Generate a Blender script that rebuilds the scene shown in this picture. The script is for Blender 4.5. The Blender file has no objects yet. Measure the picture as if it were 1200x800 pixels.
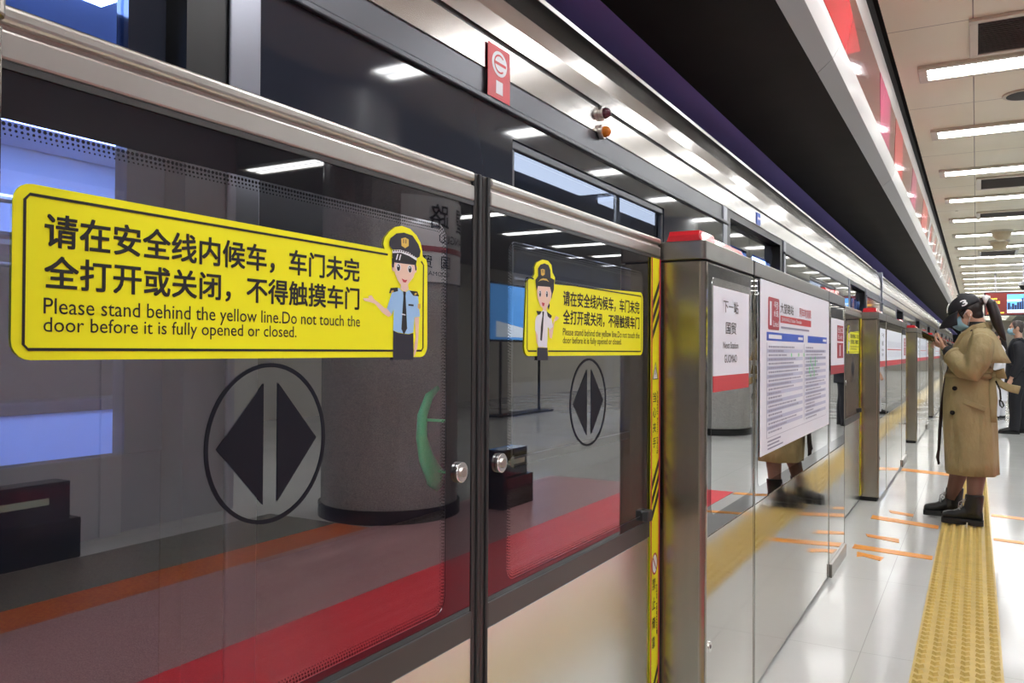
import bpy, bmesh, math, random
from mathutils import Vector, Matrix
random.seed(7)
SC = bpy.context.scene
COL = SC.collection
R = math.radians

# ------------------------------------------------------------------ camera, light level
YAW, PITCH, ROLL, EYE = 29.55, 0.58, 0.33, 1.25
cam = bpy.data.cameras.new('camera'); cam.sensor_width = 36.0; cam.lens = 36.0*960/1200
cam.clip_start = 0.02; cam.clip_end = 300
co = bpy.data.objects.new('camera', cam); COL.objects.link(co); SC.camera = co
_y, _p, _r = R(YAW), R(PITCH), R(ROLL)
_f = Vector((-math.sin(_y)*math.cos(_p), math.cos(_y)*math.cos(_p), math.sin(_p)))
_rt = Vector((math.cos(_y), math.sin(_y), 0)); _up = _rt.cross(_f)
_r2 = math.cos(_r)*_rt + math.sin(_r)*_up; _u2 = -math.sin(_r)*_rt + math.cos(_r)*_up
co.matrix_world = Matrix(((_r2.x, _u2.x, -_f.x, 0), (_r2.y, _u2.y, -_f.y, 0), (_r2.z, _u2.z, -_f.z, EYE), (0, 0, 0, 1)))
w = bpy.data.worlds.new('world'); SC.world = w; w.use_nodes = True
w.node_tree.nodes['Background'].inputs[0].default_value = (0.9, 0.95, 1, 1)
w.node_tree.nodes['Background'].inputs[1].default_value = 0.3
SC.view_settings.view_transform = 'Standard'; SC.view_settings.look = 'None'
SC.view_settings.gamma = 1; SC.view_settings.use_curve_mapping = False
SC.view_settings.exposure = 0.1
LAMP = 24          # tube light strength

# ------------------------------------------------------------------ materials
MATS = {}
def nodes_of(m): return m.node_tree.nodes, m.node_tree.links
def mat(name, col, rough=0.5, metal=0.0, spec=0.5, emit=0, ecol=None, coat=0.0, noise=None, bump=None, aniso=None, ior=None, rvar=None):
    """principled; noise=(scale, amount, stretch xyz) varies colour; bump=(scale, strength, stretch)"""
    if name in MATS: return MATS[name]
    m = bpy.data.materials.new(name); m.use_nodes = True
    N, L = nodes_of(m); b = N['Principled BSDF']
    b.inputs['Base Color'].default_value = (*col, 1)
    b.inputs['Roughness'].default_value = rough; b.inputs['Metallic'].default_value = metal
    b.inputs['Specular IOR Level'].default_value = spec
    b.inputs['Coat Weight'].default_value = coat; b.inputs['Coat Roughness'].default_value = 0.03
    if ior: b.inputs['IOR'].default_value = ior
    if emit:
        b.inputs['Emission Color'].default_value = (*(ecol or col), 1); b.inputs['Emission Strength'].default_value = emit
    tc = None
    def tex(scale, st, detail=4):
        nonlocal tc
        if tc is None: tc = N.new('ShaderNodeTexCoord')
        mp = N.new('ShaderNodeMapping'); mp.inputs['Scale'].default_value = st
        L.new(tc.outputs['Object'], mp.inputs['Vector'])
        t = N.new('ShaderNodeTexNoise'); t.inputs['Scale'].default_value = scale; t.inputs['Detail'].default_value = detail
        L.new(mp.outputs[0], t.inputs['Vector']); return t
    if noise:
        t = tex(noise[0], noise[2] if len(noise) > 2 else (1, 1, 1))
        mr = N.new('ShaderNodeMapRange'); mr.inputs[1].default_value = .3; mr.inputs[2].default_value = .7
        mr.inputs[3].default_value = 1-noise[1]; mr.inputs[4].default_value = 1+noise[1]
        L.new(t.outputs['Fac'], mr.inputs[0])
        mx = N.new('ShaderNodeVectorMath'); mx.operation = 'SCALE'; mx.inputs[0].default_value = col
        L.new(mr.outputs[0], mx.inputs['Scale']); L.new(mx.outputs[0], b.inputs['Base Color'])
    if rvar:
        t = tex(rvar[0], rvar[2] if len(rvar) > 2 else (1, 1, 1))
        mr = N.new('ShaderNodeMapRange'); mr.inputs[1].default_value = .3; mr.inputs[2].default_value = .7
        mr.inputs[3].default_value = max(0, rough-rvar[1]); mr.inputs[4].default_value = rough+rvar[1]
        L.new(t.outputs['Fac'], mr.inputs[0]); L.new(mr.outputs[0], b.inputs['Roughness'])
    if bump:
        t = tex(bump[0], bump[2] if len(bump) > 2 else (1, 1, 1))
        bp = N.new('ShaderNodeBump'); bp.inputs['Strength'].default_value = bump[1]; bp.inputs['Distance'].default_value = bump[3] if len(bump) > 3 else .01
        L.new(t.outputs['Fac'], bp.inputs['Height']); L.new(bp.outputs[0], b.inputs['Normal'])
    MATS[name] = m
    return m

def glass(name, tint, ior, f0=0.0):
    """flat pane: see-through tint plus mirror reflection by angle"""
    m = bpy.data.materials.new(name); m.use_nodes = True; N, L = nodes_of(m)
    for n in list(N): N.remove(n)
    o = N.new('ShaderNodeOutputMaterial'); mx = N.new('ShaderNodeMixShader')
    tr = N.new('ShaderNodeBsdfTransparent'); tr.inputs[0].default_value = (*tint, 1)
    gl = N.new('ShaderNodeBsdfGlossy'); gl.inputs['Roughness'].default_value = 0.01
    gl.inputs[0].default_value = (.95, .95, .97, 1)
    fr = N.new('ShaderNodeFresnel'); fr.inputs['IOR'].default_value = ior
    ad = N.new('ShaderNodeMath'); ad.operation = 'ADD'; ad.inputs[1].default_value = f0; ad.use_clamp = True
    L.new(fr.outputs[0], ad.inputs[0])
    ge = N.new('ShaderNodeNewGeometry'); bk = N.new('ShaderNodeMath'); bk.operation = 'SUBTRACT'; bk.inputs[0].default_value = 1; L.new(ge.outputs['Backfacing'], bk.inputs[1])
    mu = N.new('ShaderNodeMath'); mu.operation = 'MULTIPLY'; L.new(ad.outputs[0], mu.inputs[0]); L.new(bk.outputs[0], mu.inputs[1])
    L.new(mu.outputs[0], mx.inputs[0]); L.new(tr.outputs[0], mx.inputs[1]); L.new(gl.outputs[0], mx.inputs[2])
    L.new(mx.outputs[0], o.inputs[0]); MATS[name] = m; return m

M = dict(
 rail=mat('brushed_rail', (.56, .535, .50), .33, 1, noise=(5, .05, (1, .6, 1))),
 kick=mat('brushed_kick_panel', (.80, .81, .78), .27, 1, noise=(3, .03, (1, 1, 1))),
 steel=mat('polished_steel', (.62, .595, .555), .075, 1, bump=(2.2, .06, (1, 1, 1)), rvar=(5, .04)),
 steel_end=mat('brushed_steel_end', (.36, .33, .28), .25, 1, noise=(40, .06, (1, 1, .05))),
 lid=mat('brushed_lid', (.31, .29, .265), .28, 1, noise=(20, .05, (1, .1, 1))),
 mirror=mat('mirror_film', (.66, .66, .66), .012, 1, bump=(1.5, .02)),
 mirror_dark=mat('smoked_mirror', (.17, .175, .18), .015, 1),
 frit=mat('black_enamel_glass', (.008, .008, .012), .02, 0, .65, ior=1.6),
 seal=mat('black_rubber', (.018, .018, .02), .45),
 sealm=mat('dark_grey_seal', (.08, .08, .08), .35, .5),
 yellow=mat('sticker_yellow', (.95, .93, .012), .4, 0, .4),
 black=mat('print_black', (.012, .012, .014), .5),
 ink=mat('emblem_black', (.008, .009, .016), .5, 0, .2),
 white=mat('print_white', (.82, .83, .88), .45),
 paper=mat('poster_paper', (.84, .87, .95), .4),
 red=mat('print_red', (.62, .045, .06), .4),
 dred=mat('print_dark_red', (.42, .03, .05), .4),
 blue=mat('print_blue', (.03, .11, .62), .4),
 greyrow=mat('print_row', (.56, .60, .76), .5),
 greyink=mat('print_grey_ink', (.30, .31, .42), .5),
 skinp=mat('print_skin', (.86, .62, .50), .5), shirtb=mat('print_light_blue', (.35, .60, .92), .5),
 navy=mat('print_navy', (.02, .02, .035), .5), gold=mat('print_gold', (.75, .50, .10), .5),
 lamp_red=mat('red_plastic', (.75, .03, .04), .25, 0, .5, coat=.3),
 green=mat('green_plastic', (.05, .80, .24), .3, 0, .5, coat=.3),
 chrome=mat('lock_chrome', (.85, .85, .85), .2, 1),
 dark=mat('dark_gap', (.01, .01, .01), .7),
)
M['pane'] = glass('door_glass', (.92, .93, .97), 1.9, .19)
M['trainpane'] = glass('train_window_glass', (.18, .19, .21), 1.5); M['doorpane'] = glass('train_door_glass', (.52, .64, .92), 1.45)

# ------------------------------------------------------------------ object helpers
ORG = {}
def tag(o, label=None, cat=None, group=None, kind=None):
    if label: o['label'] = label
    if cat: o['category'] = cat
    if group: o['group'] = group
    if kind: o['kind'] = kind
    return o
def thing(name, label, cat, loc=(0, 0, 0), group=None):
    o = bpy.data.objects.new(name, None); COL.objects.link(o); o.location = loc; o.empty_display_size = .1
    ORG[o.name] = Vector(loc); return tag(o, label, cat, group)
class MB:
    def __init__(s): s.bm = bmesh.new()
    def poly(s, pts):
        vs = [s.bm.verts.new(p) for p in pts]; return s.bm.faces.new(vs)
    def box(s, x0, x1, y0, y1, z0, z1, bev=0, seg=2):
        b = bmesh.new(); r = bmesh.ops.create_cube(b, size=1)
        for v in b.verts: v.co = Vector(((x0+x1)/2+v.co.x*(x1-x0), (y0+y1)/2+v.co.y*(y1-y0), (z0+z1)/2+v.co.z*(z1-z0)))
        if bev: bmesh.ops.bevel(b, geom=b.edges[:], offset=bev, segments=seg, affect='EDGES', profile=.5)
        s.add(b); return s
    def add(s, b, mtx=None):
        if mtx: bmesh.ops.transform(b, matrix=mtx, verts=b.verts)
        t = bpy.data.meshes.new('t'); b.to_mesh(t); b.free(); s.bm.from_mesh(t); bpy.data.meshes.remove(t); return s
    def obox(s, c, ax, ay, az, sx, sy, sz, bev=0):
        b = bmesh.new(); bmesh.ops.create_cube(b, size=1)
        for v in b.verts: v.co = Vector((v.co.x*sx, v.co.y*sy, v.co.z*sz))
        if bev: bmesh.ops.bevel(b, geom=b.edges[:], offset=bev, segments=2, affect='EDGES', profile=.5)
        m = Matrix((ax, ay, az)).transposed().to_4x4(); m.translation = Vector(c); return s.add(b, m)
    def strip(s, A, B, close=False):
        n = len(A); va = [s.bm.verts.new(p) for p in A]; vb = [s.bm.verts.new(p) for p in B]
        for i in range(n if close else n-1):
            j = (i+1) % n; s.bm.faces.new((va[i], va[j], vb[j], vb[i]))
        return s
    def rings(s, RR, cap=True, close=True):
        V = [[s.bm.verts.new(p) for p in r] for r in RR]; n = len(V[0])
        for a, b in zip(V, V[1:]):
            for i in range(n if close else n-1):
                j = (i+1) % n; s.bm.faces.new((a[i], a[j], b[j], b[i]))
        if cap and close:
            s.bm.faces.new(V[0][::-1]); s.bm.faces.new(V[-1])
        return s
    def tube(s, path, rad, seg=12, flat=None, cap=True):
        """path of points, rad number / list / list of (a,b); flat = reference up vector"""
        P = [Vector(p) for p in path]; n = len(P)
        if not isinstance(rad, (list, tuple)): rad = [rad]*n
        T = []
        for i in range(n):
            d = (P[min(i+1, n-1)]-P[max(i-1, 0)]); T.append(d.normalized())
        up = Vector(flat) if flat else (Vector((0, 0, 1)) if abs(T[0].z) < .9 else Vector((1, 0, 0)))
        RR = []; u = (up-T[0]*up.dot(T[0])).normalized()
        for i in range(n):
            u = (u-T[i]*u.dot(T[i])).normalized(); v = T[i].cross(u)
            a, b = rad[i] if isinstance(rad[i], (list, tuple)) else (rad[i], rad[i])
            RR.append([P[i]+u*a*math.cos(2*math.pi*k/seg)+v*b*math.sin(2*math.pi*k/seg) for k in range(seg)])
        return s.rings(RR, cap)
    def ell(s, c, r, rot=None, seg=20, rg=14):
        b = bmesh.new(); bmesh.ops.create_uvsphere(b, u_segments=seg, v_segments=rg, radius=1)
        m = Matrix.Translation(c) @ ((rot or Matrix()).to_4x4()) @ Matrix.Diagonal((*r, 1)); return s.add(b, m)
    def cyl(s, c, axis, r, h, seg=24, r2=None):
        b = bmesh.new(); bmesh.ops.create_cone(b, cap_ends=True, segments=seg, radius1=r, radius2=r if r2 is None else r2, depth=h)
        q = Vector(axis).to_track_quat('Z', 'Y').to_matrix().to_4x4(); return s.add(b, Matrix.Translation(c) @ q)
    def build(s, name, m, parent=None, smooth=False, bevel=0, label=None, mods=None, solid=0):
        me = bpy.data.meshes.new(name); bmesh.ops.recalc_face_normals(s.bm, faces=s.bm.faces)
        o0 = ORG[parent.name] if parent else Vector((0, 0, 0))
        if o0.length: bmesh.ops.translate(s.bm, vec=-o0, verts=s.bm.verts)
        s.bm.to_mesh(me); s.bm.free()
        ms = m if isinstance(m, (list, tuple)) else [m]
        for x in ms: me.materials.append(M[x] if isinstance(x, str) else x)
        if smooth:
            for p in me.polygons: p.use_smooth = True
        o = bpy.data.objects.new(name, me); COL.objects.link(o)
        if parent: o.parent = parent
        ORG[o.name] = o0.copy()
        if label: o['label'] = label
        if bevel:
            b = o.modifiers.new('bevel', 'BEVEL'); b.width = bevel; b.segments = 2; b.limit_method = 'ANGLE'
        if solid:
            b = o.modifiers.new('solid', 'SOLIDIFY'); b.thickness = solid; b.offset = 0
        return o
def build_each(mb, name, m, parent=None, **k):
    """every loose piece of the shape becomes an object of its own"""
    bm = mb.bm; bm.verts.ensure_lookup_table(); seen = set(); out = []
    for v in bm.verts:
        if v in seen: continue
        st = [v]; isl = []; seen.add(v)
        while st:
            a = st.pop(); isl.append(a)
            for e in a.link_edges:
                b = e.other_vert(a)
                if b not in seen: seen.add(b); st.append(b)
        fs = {f for a in isl for f in a.link_faces}; q = MB(); mp = {a: q.bm.verts.new(a.co) for a in isl}
        for f in fs: q.bm.faces.new([mp[a] for a in f.verts])
        out.append(q.build(name, m, parent, **k))
    bm.free(); return out
def copy_tree(o, parent=None):
    c = o.copy(); COL.objects.link(c)
    if parent: c.parent = parent
    for ch in list(o.children): copy_tree(ch, c)
    return c
def bake(o, voxel=None, smooth=0, sub=0):
    """replace the mesh by its modified version"""
    if voxel:
        r = o.modifiers.new('r', 'REMESH'); r.mode = 'VOXEL'; r.voxel_size = voxel; r.use_smooth_shade = True
    if smooth:
        r = o.modifiers.new('s', 'SMOOTH'); r.factor = .5; r.iterations = smooth
    if sub:
        r = o.modifiers.new('u', 'SUBSURF'); r.levels = sub; r.render_levels = sub
    dg = bpy.context.evaluated_depsgraph_get()
    me = bpy.data.meshes.new_from_object(o.evaluated_get(dg)); o.modifiers.clear()
    me.materials.clear()
    for x in o.data.materials: me.materials.append(x)
    o.data = me
    for p in me.polygons: p.use_smooth = True
    return o

# ---- writing: text as flat mesh; mapped on planes X = const seen from the +X side (u = +Y, v = +Z)
def text_bm(s, bold=0.0, spacing=1.0):
    cu = bpy.data.curves.new('t', 'FONT'); cu.body = s; cu.size = 1; cu.resolution_u = 3; cu.fill_mode = 'FRONT'
    cu.space_character = spacing; cu.offset = bold
    ob = bpy.data.objects.new('t', cu); COL.objects.link(ob)
    dg = bpy.context.evaluated_depsgraph_get(); dg.update()
    me = bpy.data.meshes.new_from_object(ob.evaluated_get(dg))
    bm = bmesh.new(); bm.from_mesh(me); bpy.data.objects.remove(ob); bpy.data.curves.remove(cu); bpy.data.meshes.remove(me)
    return bm
def put_text(mb, s, u0, u1, v0, v1, fn, bold=0.0, spacing=1.0, fit=True, vertical=False):
    """fit the text's box into (u0..u1, v0..v1); fn maps (u,v) to 3D"""
    bm = text_bm(s, 0, spacing)
    if bold:
        b0 = bm.copy(); b0d = bold*.8; kz = 0
        for dx, dy in ((b0d, 0), (0, b0d), (b0d, b0d), (b0d/2, b0d/2)):
            kz += 1; b1 = b0.copy(); bmesh.ops.translate(b1, vec=(dx, dy, kz*.00009), verts=b1.verts)
            t = bpy.data.meshes.new('t'); b1.to_mesh(t); b1.free(); bm.from_mesh(t); bpy.data.meshes.remove(t)
        b0.free()
    if not bm.verts: bm.free(); return
    xs = [v.co.x for v in bm.verts]; ys = [v.co.y for v in bm.verts]
    a, b, c, d = min(xs), max(xs), min(ys), max(ys)
    for v in bm.verts:
        x = (v.co.x-a)/max(b-a, 1e-6); y = (v.co.y-c)/max(d-c, 1e-6)
        uu, vv, zz = u0+(u1-u0)*x, v0+(v1-v0)*y, v.co.z; p = Vector(fn(uu, vv))
        v.co = p if not zz else p+(Vector(fn(uu+1e-3, vv))-p).cross(Vector(fn(uu, vv+1e-3))-p).normalized()*zz
    mb.add(bm)
def FX(X):            # plane at X facing +X
    return lambda u, v: (X, u, v)
def rect(mb, fn, u0, u1, v0, v1): mb.poly([fn(u0, v0), fn(u1, v0), fn(u1, v1), fn(u0, v1)])
def rrect(u0, u1, v0, v1, r, n=6):
    P = []
    for cx, cy, a0 in ((u1-r, v1-r, 0), (u0+r, v1-r, 90), (u0+r, v0+r, 180), (u1-r, v0+r, 270)):
        for k in range(n+1):
            a = R(a0+90*k/n); P.append((cx+r*math.cos(a), cy+r*math.sin(a)))
    return P
def slab(mb, pts, X, t):           # flat outline (u,v) -> thin solid on plane X, thickness t towards +X
    mb.poly([(X+t, u, v) for u, v in pts])
    mb.strip([(X, u, v) for u, v in pts], [(X+t, u, v) for u, v in pts], close=True)
def line_loop(mb, pts, X, wd, close=True):   # constant-width line along (u,v) points
    n = len(pts); A = []; B = []
    for i in range(n):
        p = Vector(pts[i]); a = Vector(pts[i-1] if (close or i > 0) else pts[i]); b = Vector(pts[(i+1) % n] if (close or i < n-1) else pts[i])
        d = (b-a); d = d.normalized() if d.length > 1e-9 else Vector((1, 0)); nn = Vector((-d.y, d.x))*wd/2
        A.append((X, p.x+nn.x, p.y+nn.y)); B.append((X, p.x-nn.x, p.y-nn.y))
    mb.strip(A, B, close)
ORD = ['first', 'second', 'third', 'fourth', 'fifth', 'sixth', 'seventh', 'eighth', 'ninth', 'tenth', 'eleventh', 'twelfth', 'thirteenth',
       'fourteenth', 'fifteenth', 'sixteenth', 'seventeenth', 'eighteenth', 'nineteenth', 'twentieth', 'twenty-first', 'twenty-second',
       'twenty-third', 'twenty-fourth', 'twenty-fifth', 'twenty-sixth', 'twenty-seventh', 'twenty-eighth', 'twenty-ninth', 'thirtieth']

# ================================================================== SETTING
def grid_mat(name, col, rough, px, py, ox, oy, wd, dark, bump=0.0, noise=.05, lx=True):
    """sheet or tile surface with thin joints every px, py metres (world XY)"""
    m = mat(name, col, rough, 0, .5, noise=(.9, noise), rvar=(1.5, rough*.35))
    N, L = nodes_of(m); b = N['Principled BSDF']
    tc = N.new('ShaderNodeTexCoord'); sp = N.new('ShaderNodeSeparateXYZ'); L.new(tc.outputs['Object'], sp.inputs[0])
    outs = []
    for k, (p, o) in enumerate(((px, ox), (py, oy))):
        if not p: continue
        a = N.new('ShaderNodeMath'); a.operation = 'SUBTRACT'; a.inputs[1].default_value = o; L.new(sp.outputs[k], a.inputs[0])
        d = N.new('ShaderNodeMath'); d.operation = 'PINGPONG'; d.inputs[1].default_value = p/2; L.new(a.outputs[0], d.inputs[0])
        c = N.new('ShaderNodeMath'); c.operation = 'LESS_THAN'; c.inputs[1].default_value = wd; L.new(d.outputs[0], c.inputs[0]); outs.append(c)
    mx = N.new('ShaderNodeMath'); mx.operation = 'MAXIMUM'; L.new(outs[0].outputs[0], mx.inputs[0])
    if len(outs) > 1: L.new(outs[1].outputs[0], mx.inputs[1])
    else: mx.inputs[1].default_value = 0
    src = b.inputs['Base Color'].links[0].from_socket
    mc = N.new('ShaderNodeMix'); mc.data_type = 'RGBA'; mc.inputs[7].default_value = (*dark, 1)
    L.new(mx.outputs[0], mc.inputs[0]); L.new(src, mc.inputs[6]); L.new(mc.outputs[2], b.inputs['Base Color'])
    if bump:
        t = N.new('ShaderNodeTexNoise'); t.inputs['Scale'].default_value = 3.0; t.inputs['Detail'].default_value = 3
        mp = N.new('ShaderNodeMapping'); mp.inputs['Scale'].default_value = (1, 2.2, 1); L.new(tc.outputs['Object'], mp.inputs[0]); L.new(mp.outputs[0], t.inputs['Vector'])
        bp = N.new('ShaderNodeBump'); bp.inputs['Strength'].default_value = bump; bp.inputs['Distance'].default_value = .01
        L.new(t.outputs['Fac'], bp.inputs['Height']); L.new(bp.outputs[0], b.inputs['Normal'])
    return m
def speckle(name, a, b_, rough, scale=260):
    m = mat(name, a, rough, 0, .5); N, L = nodes_of(m); b = N['Principled BSDF']
    tc = N.new('ShaderNodeTexCoord'); t = N.new('ShaderNodeTexNoise'); t.inputs['Scale'].default_value = scale; t.inputs['Detail'].default_value = 3
    L.new(tc.outputs['Object'], t.inputs['Vector'])
    cr = N.new('ShaderNodeValToRGB'); cr.color_ramp.elements[0].position = .42; cr.color_ramp.elements[1].position = .6
    cr.color_ramp.elements[0].color = (*a, 1); cr.color_ramp.elements[1].color = (*b_, 1)
    L.new(t.outputs['Fac'], cr.inputs[0]); L.new(cr.outputs[0], b.inputs['Base Color'])
    return m
M['floor'] = grid_mat('pale_floor_sheet', (.58, .585, .565), .11, 1.2, 1.2, -.42, .1, .0016, (.40, .40, .38), bump=.06, noise=.05)
M['ceil'] = grid_mat('cream_ceiling_panel', (.80, .76, .60), .42, 1.25, 1.92, -.018, 5.76, .004, (.22, .19, .15), noise=.03)
M['ceil_dark'] = mat('grey_ceiling_panel', (.16, .155, .15), .5)
M['soffit'] = mat('black_soffit_sheet', (.014, .0125, .012), .6, 0, .15, noise=(2, .25))
M['purple'] = mat('purple_soffit_sheet', (.30, .26, .70), .35, 0, .4)
M['tactile'] = mat('tactile_yellow', (.56, .405, .115), .35, 0, .45, noise=(14, .08))
M['granite'] = speckle('grey_granite', (.20, .20, .195), (.46, .45, .43), .25, 240)
M['granite_floor'] = speckle('dark_granite_floor', (.13, .125, .10), (.22, .21, .17), .25, 200)
M['wallgrey'] = mat('grey_wall_panel', (.46, .46, .49), .35, noise=(2, .06))
M['walldoor'] = mat('grey_wall_door', (.55, .55, .58), .3)
M['cream'] = mat('cream_wall', (.62, .58, .50), .5)
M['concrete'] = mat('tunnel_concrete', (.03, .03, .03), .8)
M['alu'] = mat('grey_alu_lip', (.36, .35, .35), .35, .6)
M['gloss_white'] = mat('gloss_white_sheet', (.88, .88, .88), .12, 0, .5, coat=.4, emit=.22)
M['ad_red'] = mat('advert_dull_red', (.20, .055, .05), .12, 0, .5, coat=.4, emit=.25)
M['ad_bright'] = mat('advert_bright_red', (.68, .03, .05), .12, 0, .5, coat=.4, emit=.35)
M['ad_pink'] = mat('advert_pink', (.62, .06, .20), .12, 0, .5, coat=.4, emit=.35)
M['tape'] = mat('orange_tape', (.90, .33, .02), .3)
M['redfloor'] = speckle('red_floor_sheet', (.80, .02, .04), (.90, .07, .10), .35, 220)
M['pinkfloor'] = speckle('pinkish_granite_sheet', (.34, .15, .155), (.54, .32, .32), .3, 220)
M['orangefloor'] = speckle('orange_brown_floor', (.50, .08, .02), (.62, .17, .03), .35, 60)

def struct(name, mb, m, **k): return tag(mb.build(name, m, **k), kind='structure')
YA, YB = -6.0, 62.0
struct('floor', MB().box(-.96, 9, YA, YB, -.14, 0), 'floor')
struct('trim_1', MB().box(-.995, -.96, YA, YB, -.14, -.002), 'alu')                 # platform edge nosing
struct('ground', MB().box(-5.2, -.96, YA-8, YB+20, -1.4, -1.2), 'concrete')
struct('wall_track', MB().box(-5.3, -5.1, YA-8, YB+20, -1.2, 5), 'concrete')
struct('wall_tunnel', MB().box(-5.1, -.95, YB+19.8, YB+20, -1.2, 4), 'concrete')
struct('wall_platform_edge', MB().box(-.96, -.9, YA, YB, -1.2, -.14), 'concrete')
struct('ceiling', MB().box(-.50, 1.95, YA, YB, 3.3, 3.42), 'ceil')
struct('ceiling_inner', MB().box(1.95, 9.0, YA, YB, 3.3, 3.42), 'ceil_dark')
# black soffit over the track edge with a purple strip on its far side
mb = MB(); mb.box(-1.45, -.772, YA, YB, 2.80, 2.86); struct('trim_2', mb, 'soffit')
mb = MB(); mb.box(-2.3, -1.45, YA-8, YB+20, 2.80, 2.86); struct('trim_3', mb, 'purple')
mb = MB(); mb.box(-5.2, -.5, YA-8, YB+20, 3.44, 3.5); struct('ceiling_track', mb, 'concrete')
struct('wall_back', MB().box(-1.0, 9, YA-.2, YA, 0, 3.3), 'cream')
struct('wall_far', MB().box(-.9, 9, YB-.2, YB, 0, 3.3), 'cream')
struct('wall_right', MB().box(9, 9.2, YA, YB, 0, 3.3), 'cream')
# room block on the far side of the platform (seen mirrored in the near door glass)
mb = MB(); mb.box(3.35, 5.2, -5.9, 4.5, 0, 3.3); struct('wall_room', mb, 'wallgrey')
mb = MB(); mb.box(3.32, 3.35, 1.2, 3.35, 0, 2.2); mb.box(3.30, 3.33, 3.35, 3.50, 0, 2.3); mb.box(3.30, 3.33, 1.05, 1.2, 0, 2.3); mb.box(3.30, 3.33, 1.2, 3.35, 2.2, 2.3)
struct('door_1', mb, 'walldoor')
struct('baseboard_room', MB().box(3.3, 3.35, -5.9, 1.04, 0, .14), 'granite')

# floor bands on the inner half of the platform
def band(name, x0, x1, y0, y1, m, label, z=.003):
    return tag(MB().box(x0, x1, y0, y1, 0.0005, z).build(name, m), label, 'floor marking')
band('red_floor_band', .46, 1.03, -2.5, 7.3, 'redfloor', 'bright red band on the floor, seen mirrored low in the door glass')
band('pink_floor_band', 1.03, 2.0, -2.5, 7.3, 'pinkfloor', 'pinkish speckled floor band mirrored above the bright red one')
band('orange_floor_band', 2.0, 2.3, -2.5, 4.5, 'orangefloor', 'narrow orange-brown floor strip mirrored in the left door glass')
band('dark_floor_band', 2.3, 2.95, -2.5, 4.5, 'granite_floor', 'dark floor band mirrored along the foot of the grey wall')

# ---- tactile strip with rows of chevrons
mb = MB(); tx0, tx1 = -.222, .092; mb.box(tx0, tx1, -3, 60, .0005, .006)
cw = (tx1-tx0)/6
bm = mb.bm
for c in range(6):
    xc = tx0+cw*(c+.5)
    y = 2.4
    while y < 24:
        hw, t, d = cw*.34, .0115, .016
        for s in (-1, 1):
            a = (xc, y-d/2); b = (xc+s*hw, y+d/2)
            q = [(a[0], a[1]-t), (b[0], b[1]-t), (b[0], b[1]+t*.6), (a[0], a[1]+t*.6)]
            mid = [(a[0], a[1]), (b[0]-s*.004, b[1])]
            V = [bm.verts.new((p[0], p[1], .006)) for p in q]; T = [bm.verts.new((p[0], p[1]-t*.15, .0165)) for p in mid]
            for f in ((V[0], V[1], T[1], T[0]), (V[3], T[0], T[1], V[2]), (V[1], V[2], T[1]), (V[0], T[0], V[3])): bm.faces.new(f)
        y += .0615
tag(mb.build('tactile_paving_strip', 'tactile'), 'yellow tactile guide strip with rows of raised chevrons running along the platform', 'tactile paving')
# ---- orange tape marks on the floor
TAPES = [([(-.688, 5.74), (-.688, 5.62), (-.232, 5.55), (-.232, 5.65)], 'longest orange tape line nearest the camera, running to the yellow strip'),
 ([(-.648, 5.53), (-.635, 5.40), (-.60, 5.43), (-.50, 5.36), (-.49, 5.46)], 'stubby orange arrow mark beside the nearest tape line'),
 ([(-.66, 6.10), (-.64, 6.02), (-.44, 5.93), (-.45, 6.05)], 'faint short orange tape mark between the two long lines'),
 ([(-.69, 6.83), (-.69, 6.69), (-.235, 6.54), (-.235, 6.66)], 'orange tape line on the floor just left of the near black boot'),
 ([(-.60, 7.1), (-.58, 7.0), (-.42, 6.93), (-.42, 7.03)], 'short faint orange tape mark behind the line by the boots'),
 ([(.10, 6.42), (.10, 6.34), (.44, 6.28), (.44, 6.36)], 'faint orange tape line right of the yellow strip, nearer one'),
 ([(.10, 7.36), (.10, 7.26), (.44, 7.19), (.44, 7.29)], 'faint orange tape line right of the yellow strip, farther one'),
 ([(-.69, 9.75), (-.69, 9.55), (-.23, 9.4), (-.23, 9.6)], 'orange tape line on the floor beyond the boots, by the second housing')]
for pts, lb in TAPES:
    mb = MB(); mb.poly([(x, y, .003) for x, y in pts]); mb.strip([(x, y, .0004) for x, y in pts], [(x, y, .003) for x, y in pts], True)
    tag(mb.build('floor_tape', 'tape'), lb, 'floor tape', 'orange tape marks on the floor')

# ---- sloping advertising lightbox along the soffit edge
lb = thing('advertising_lightbox', 'long sloping red and white advertising panel along the edge of the black soffit', 'advertising panel', (-.65, 0, 2.8))
PA, PB, PC, PD, PE, PG = (-.772, 2.80), (-.690, 2.87), (-.645, 2.95), (-.583, 3.20), (-.555, 3.28), (-.530, 3.31)
def ext(mb, a, b, y0=YA, y1=YB-.22, t=.012, off=0.0):
    d = Vector((b[0]-a[0], b[1]-a[1])).normalized(); n = Vector((d.y, -d.x)); a = Vector(a)+n*off; b = Vector(b)+n*off; c, e = a-n*t, b-n*t
    P0 = [(p.x, y0, p.y) for p in (a, b, e, c)]; P1 = [(p.x, y1, p.y) for p in (a, b, e, c)]; mb.rings([P0, P1])
mb = MB(); y = YA
while y < YB-.3: ext(mb, PA, PB, y, min(y+3.6, YB-.22)-.006); y += 3.6
build_each(mb, 'lip', 'alu', lb)
mb = MB(); y = YA
while y < YB-.3: ext(mb, PB, PC, y, min(y+3.6, YB-.22)-.006); y += 3.6
build_each(mb, 'white_band', 'gloss_white', lb)
mb = MB(); ext(mb, PC, PD); mb.build('graphic_panel', 'ad_red', lb)
mb = MB(); ext(mb, PD, PE); mb.build('upper_trim', 'gloss_white', lb)
mb = MB(); ext(mb, PE, PG); mb.build('gap_shade_strip', 'dark', lb)  # near-black strip: shade of the gap below the ceiling, put in as colour
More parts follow.
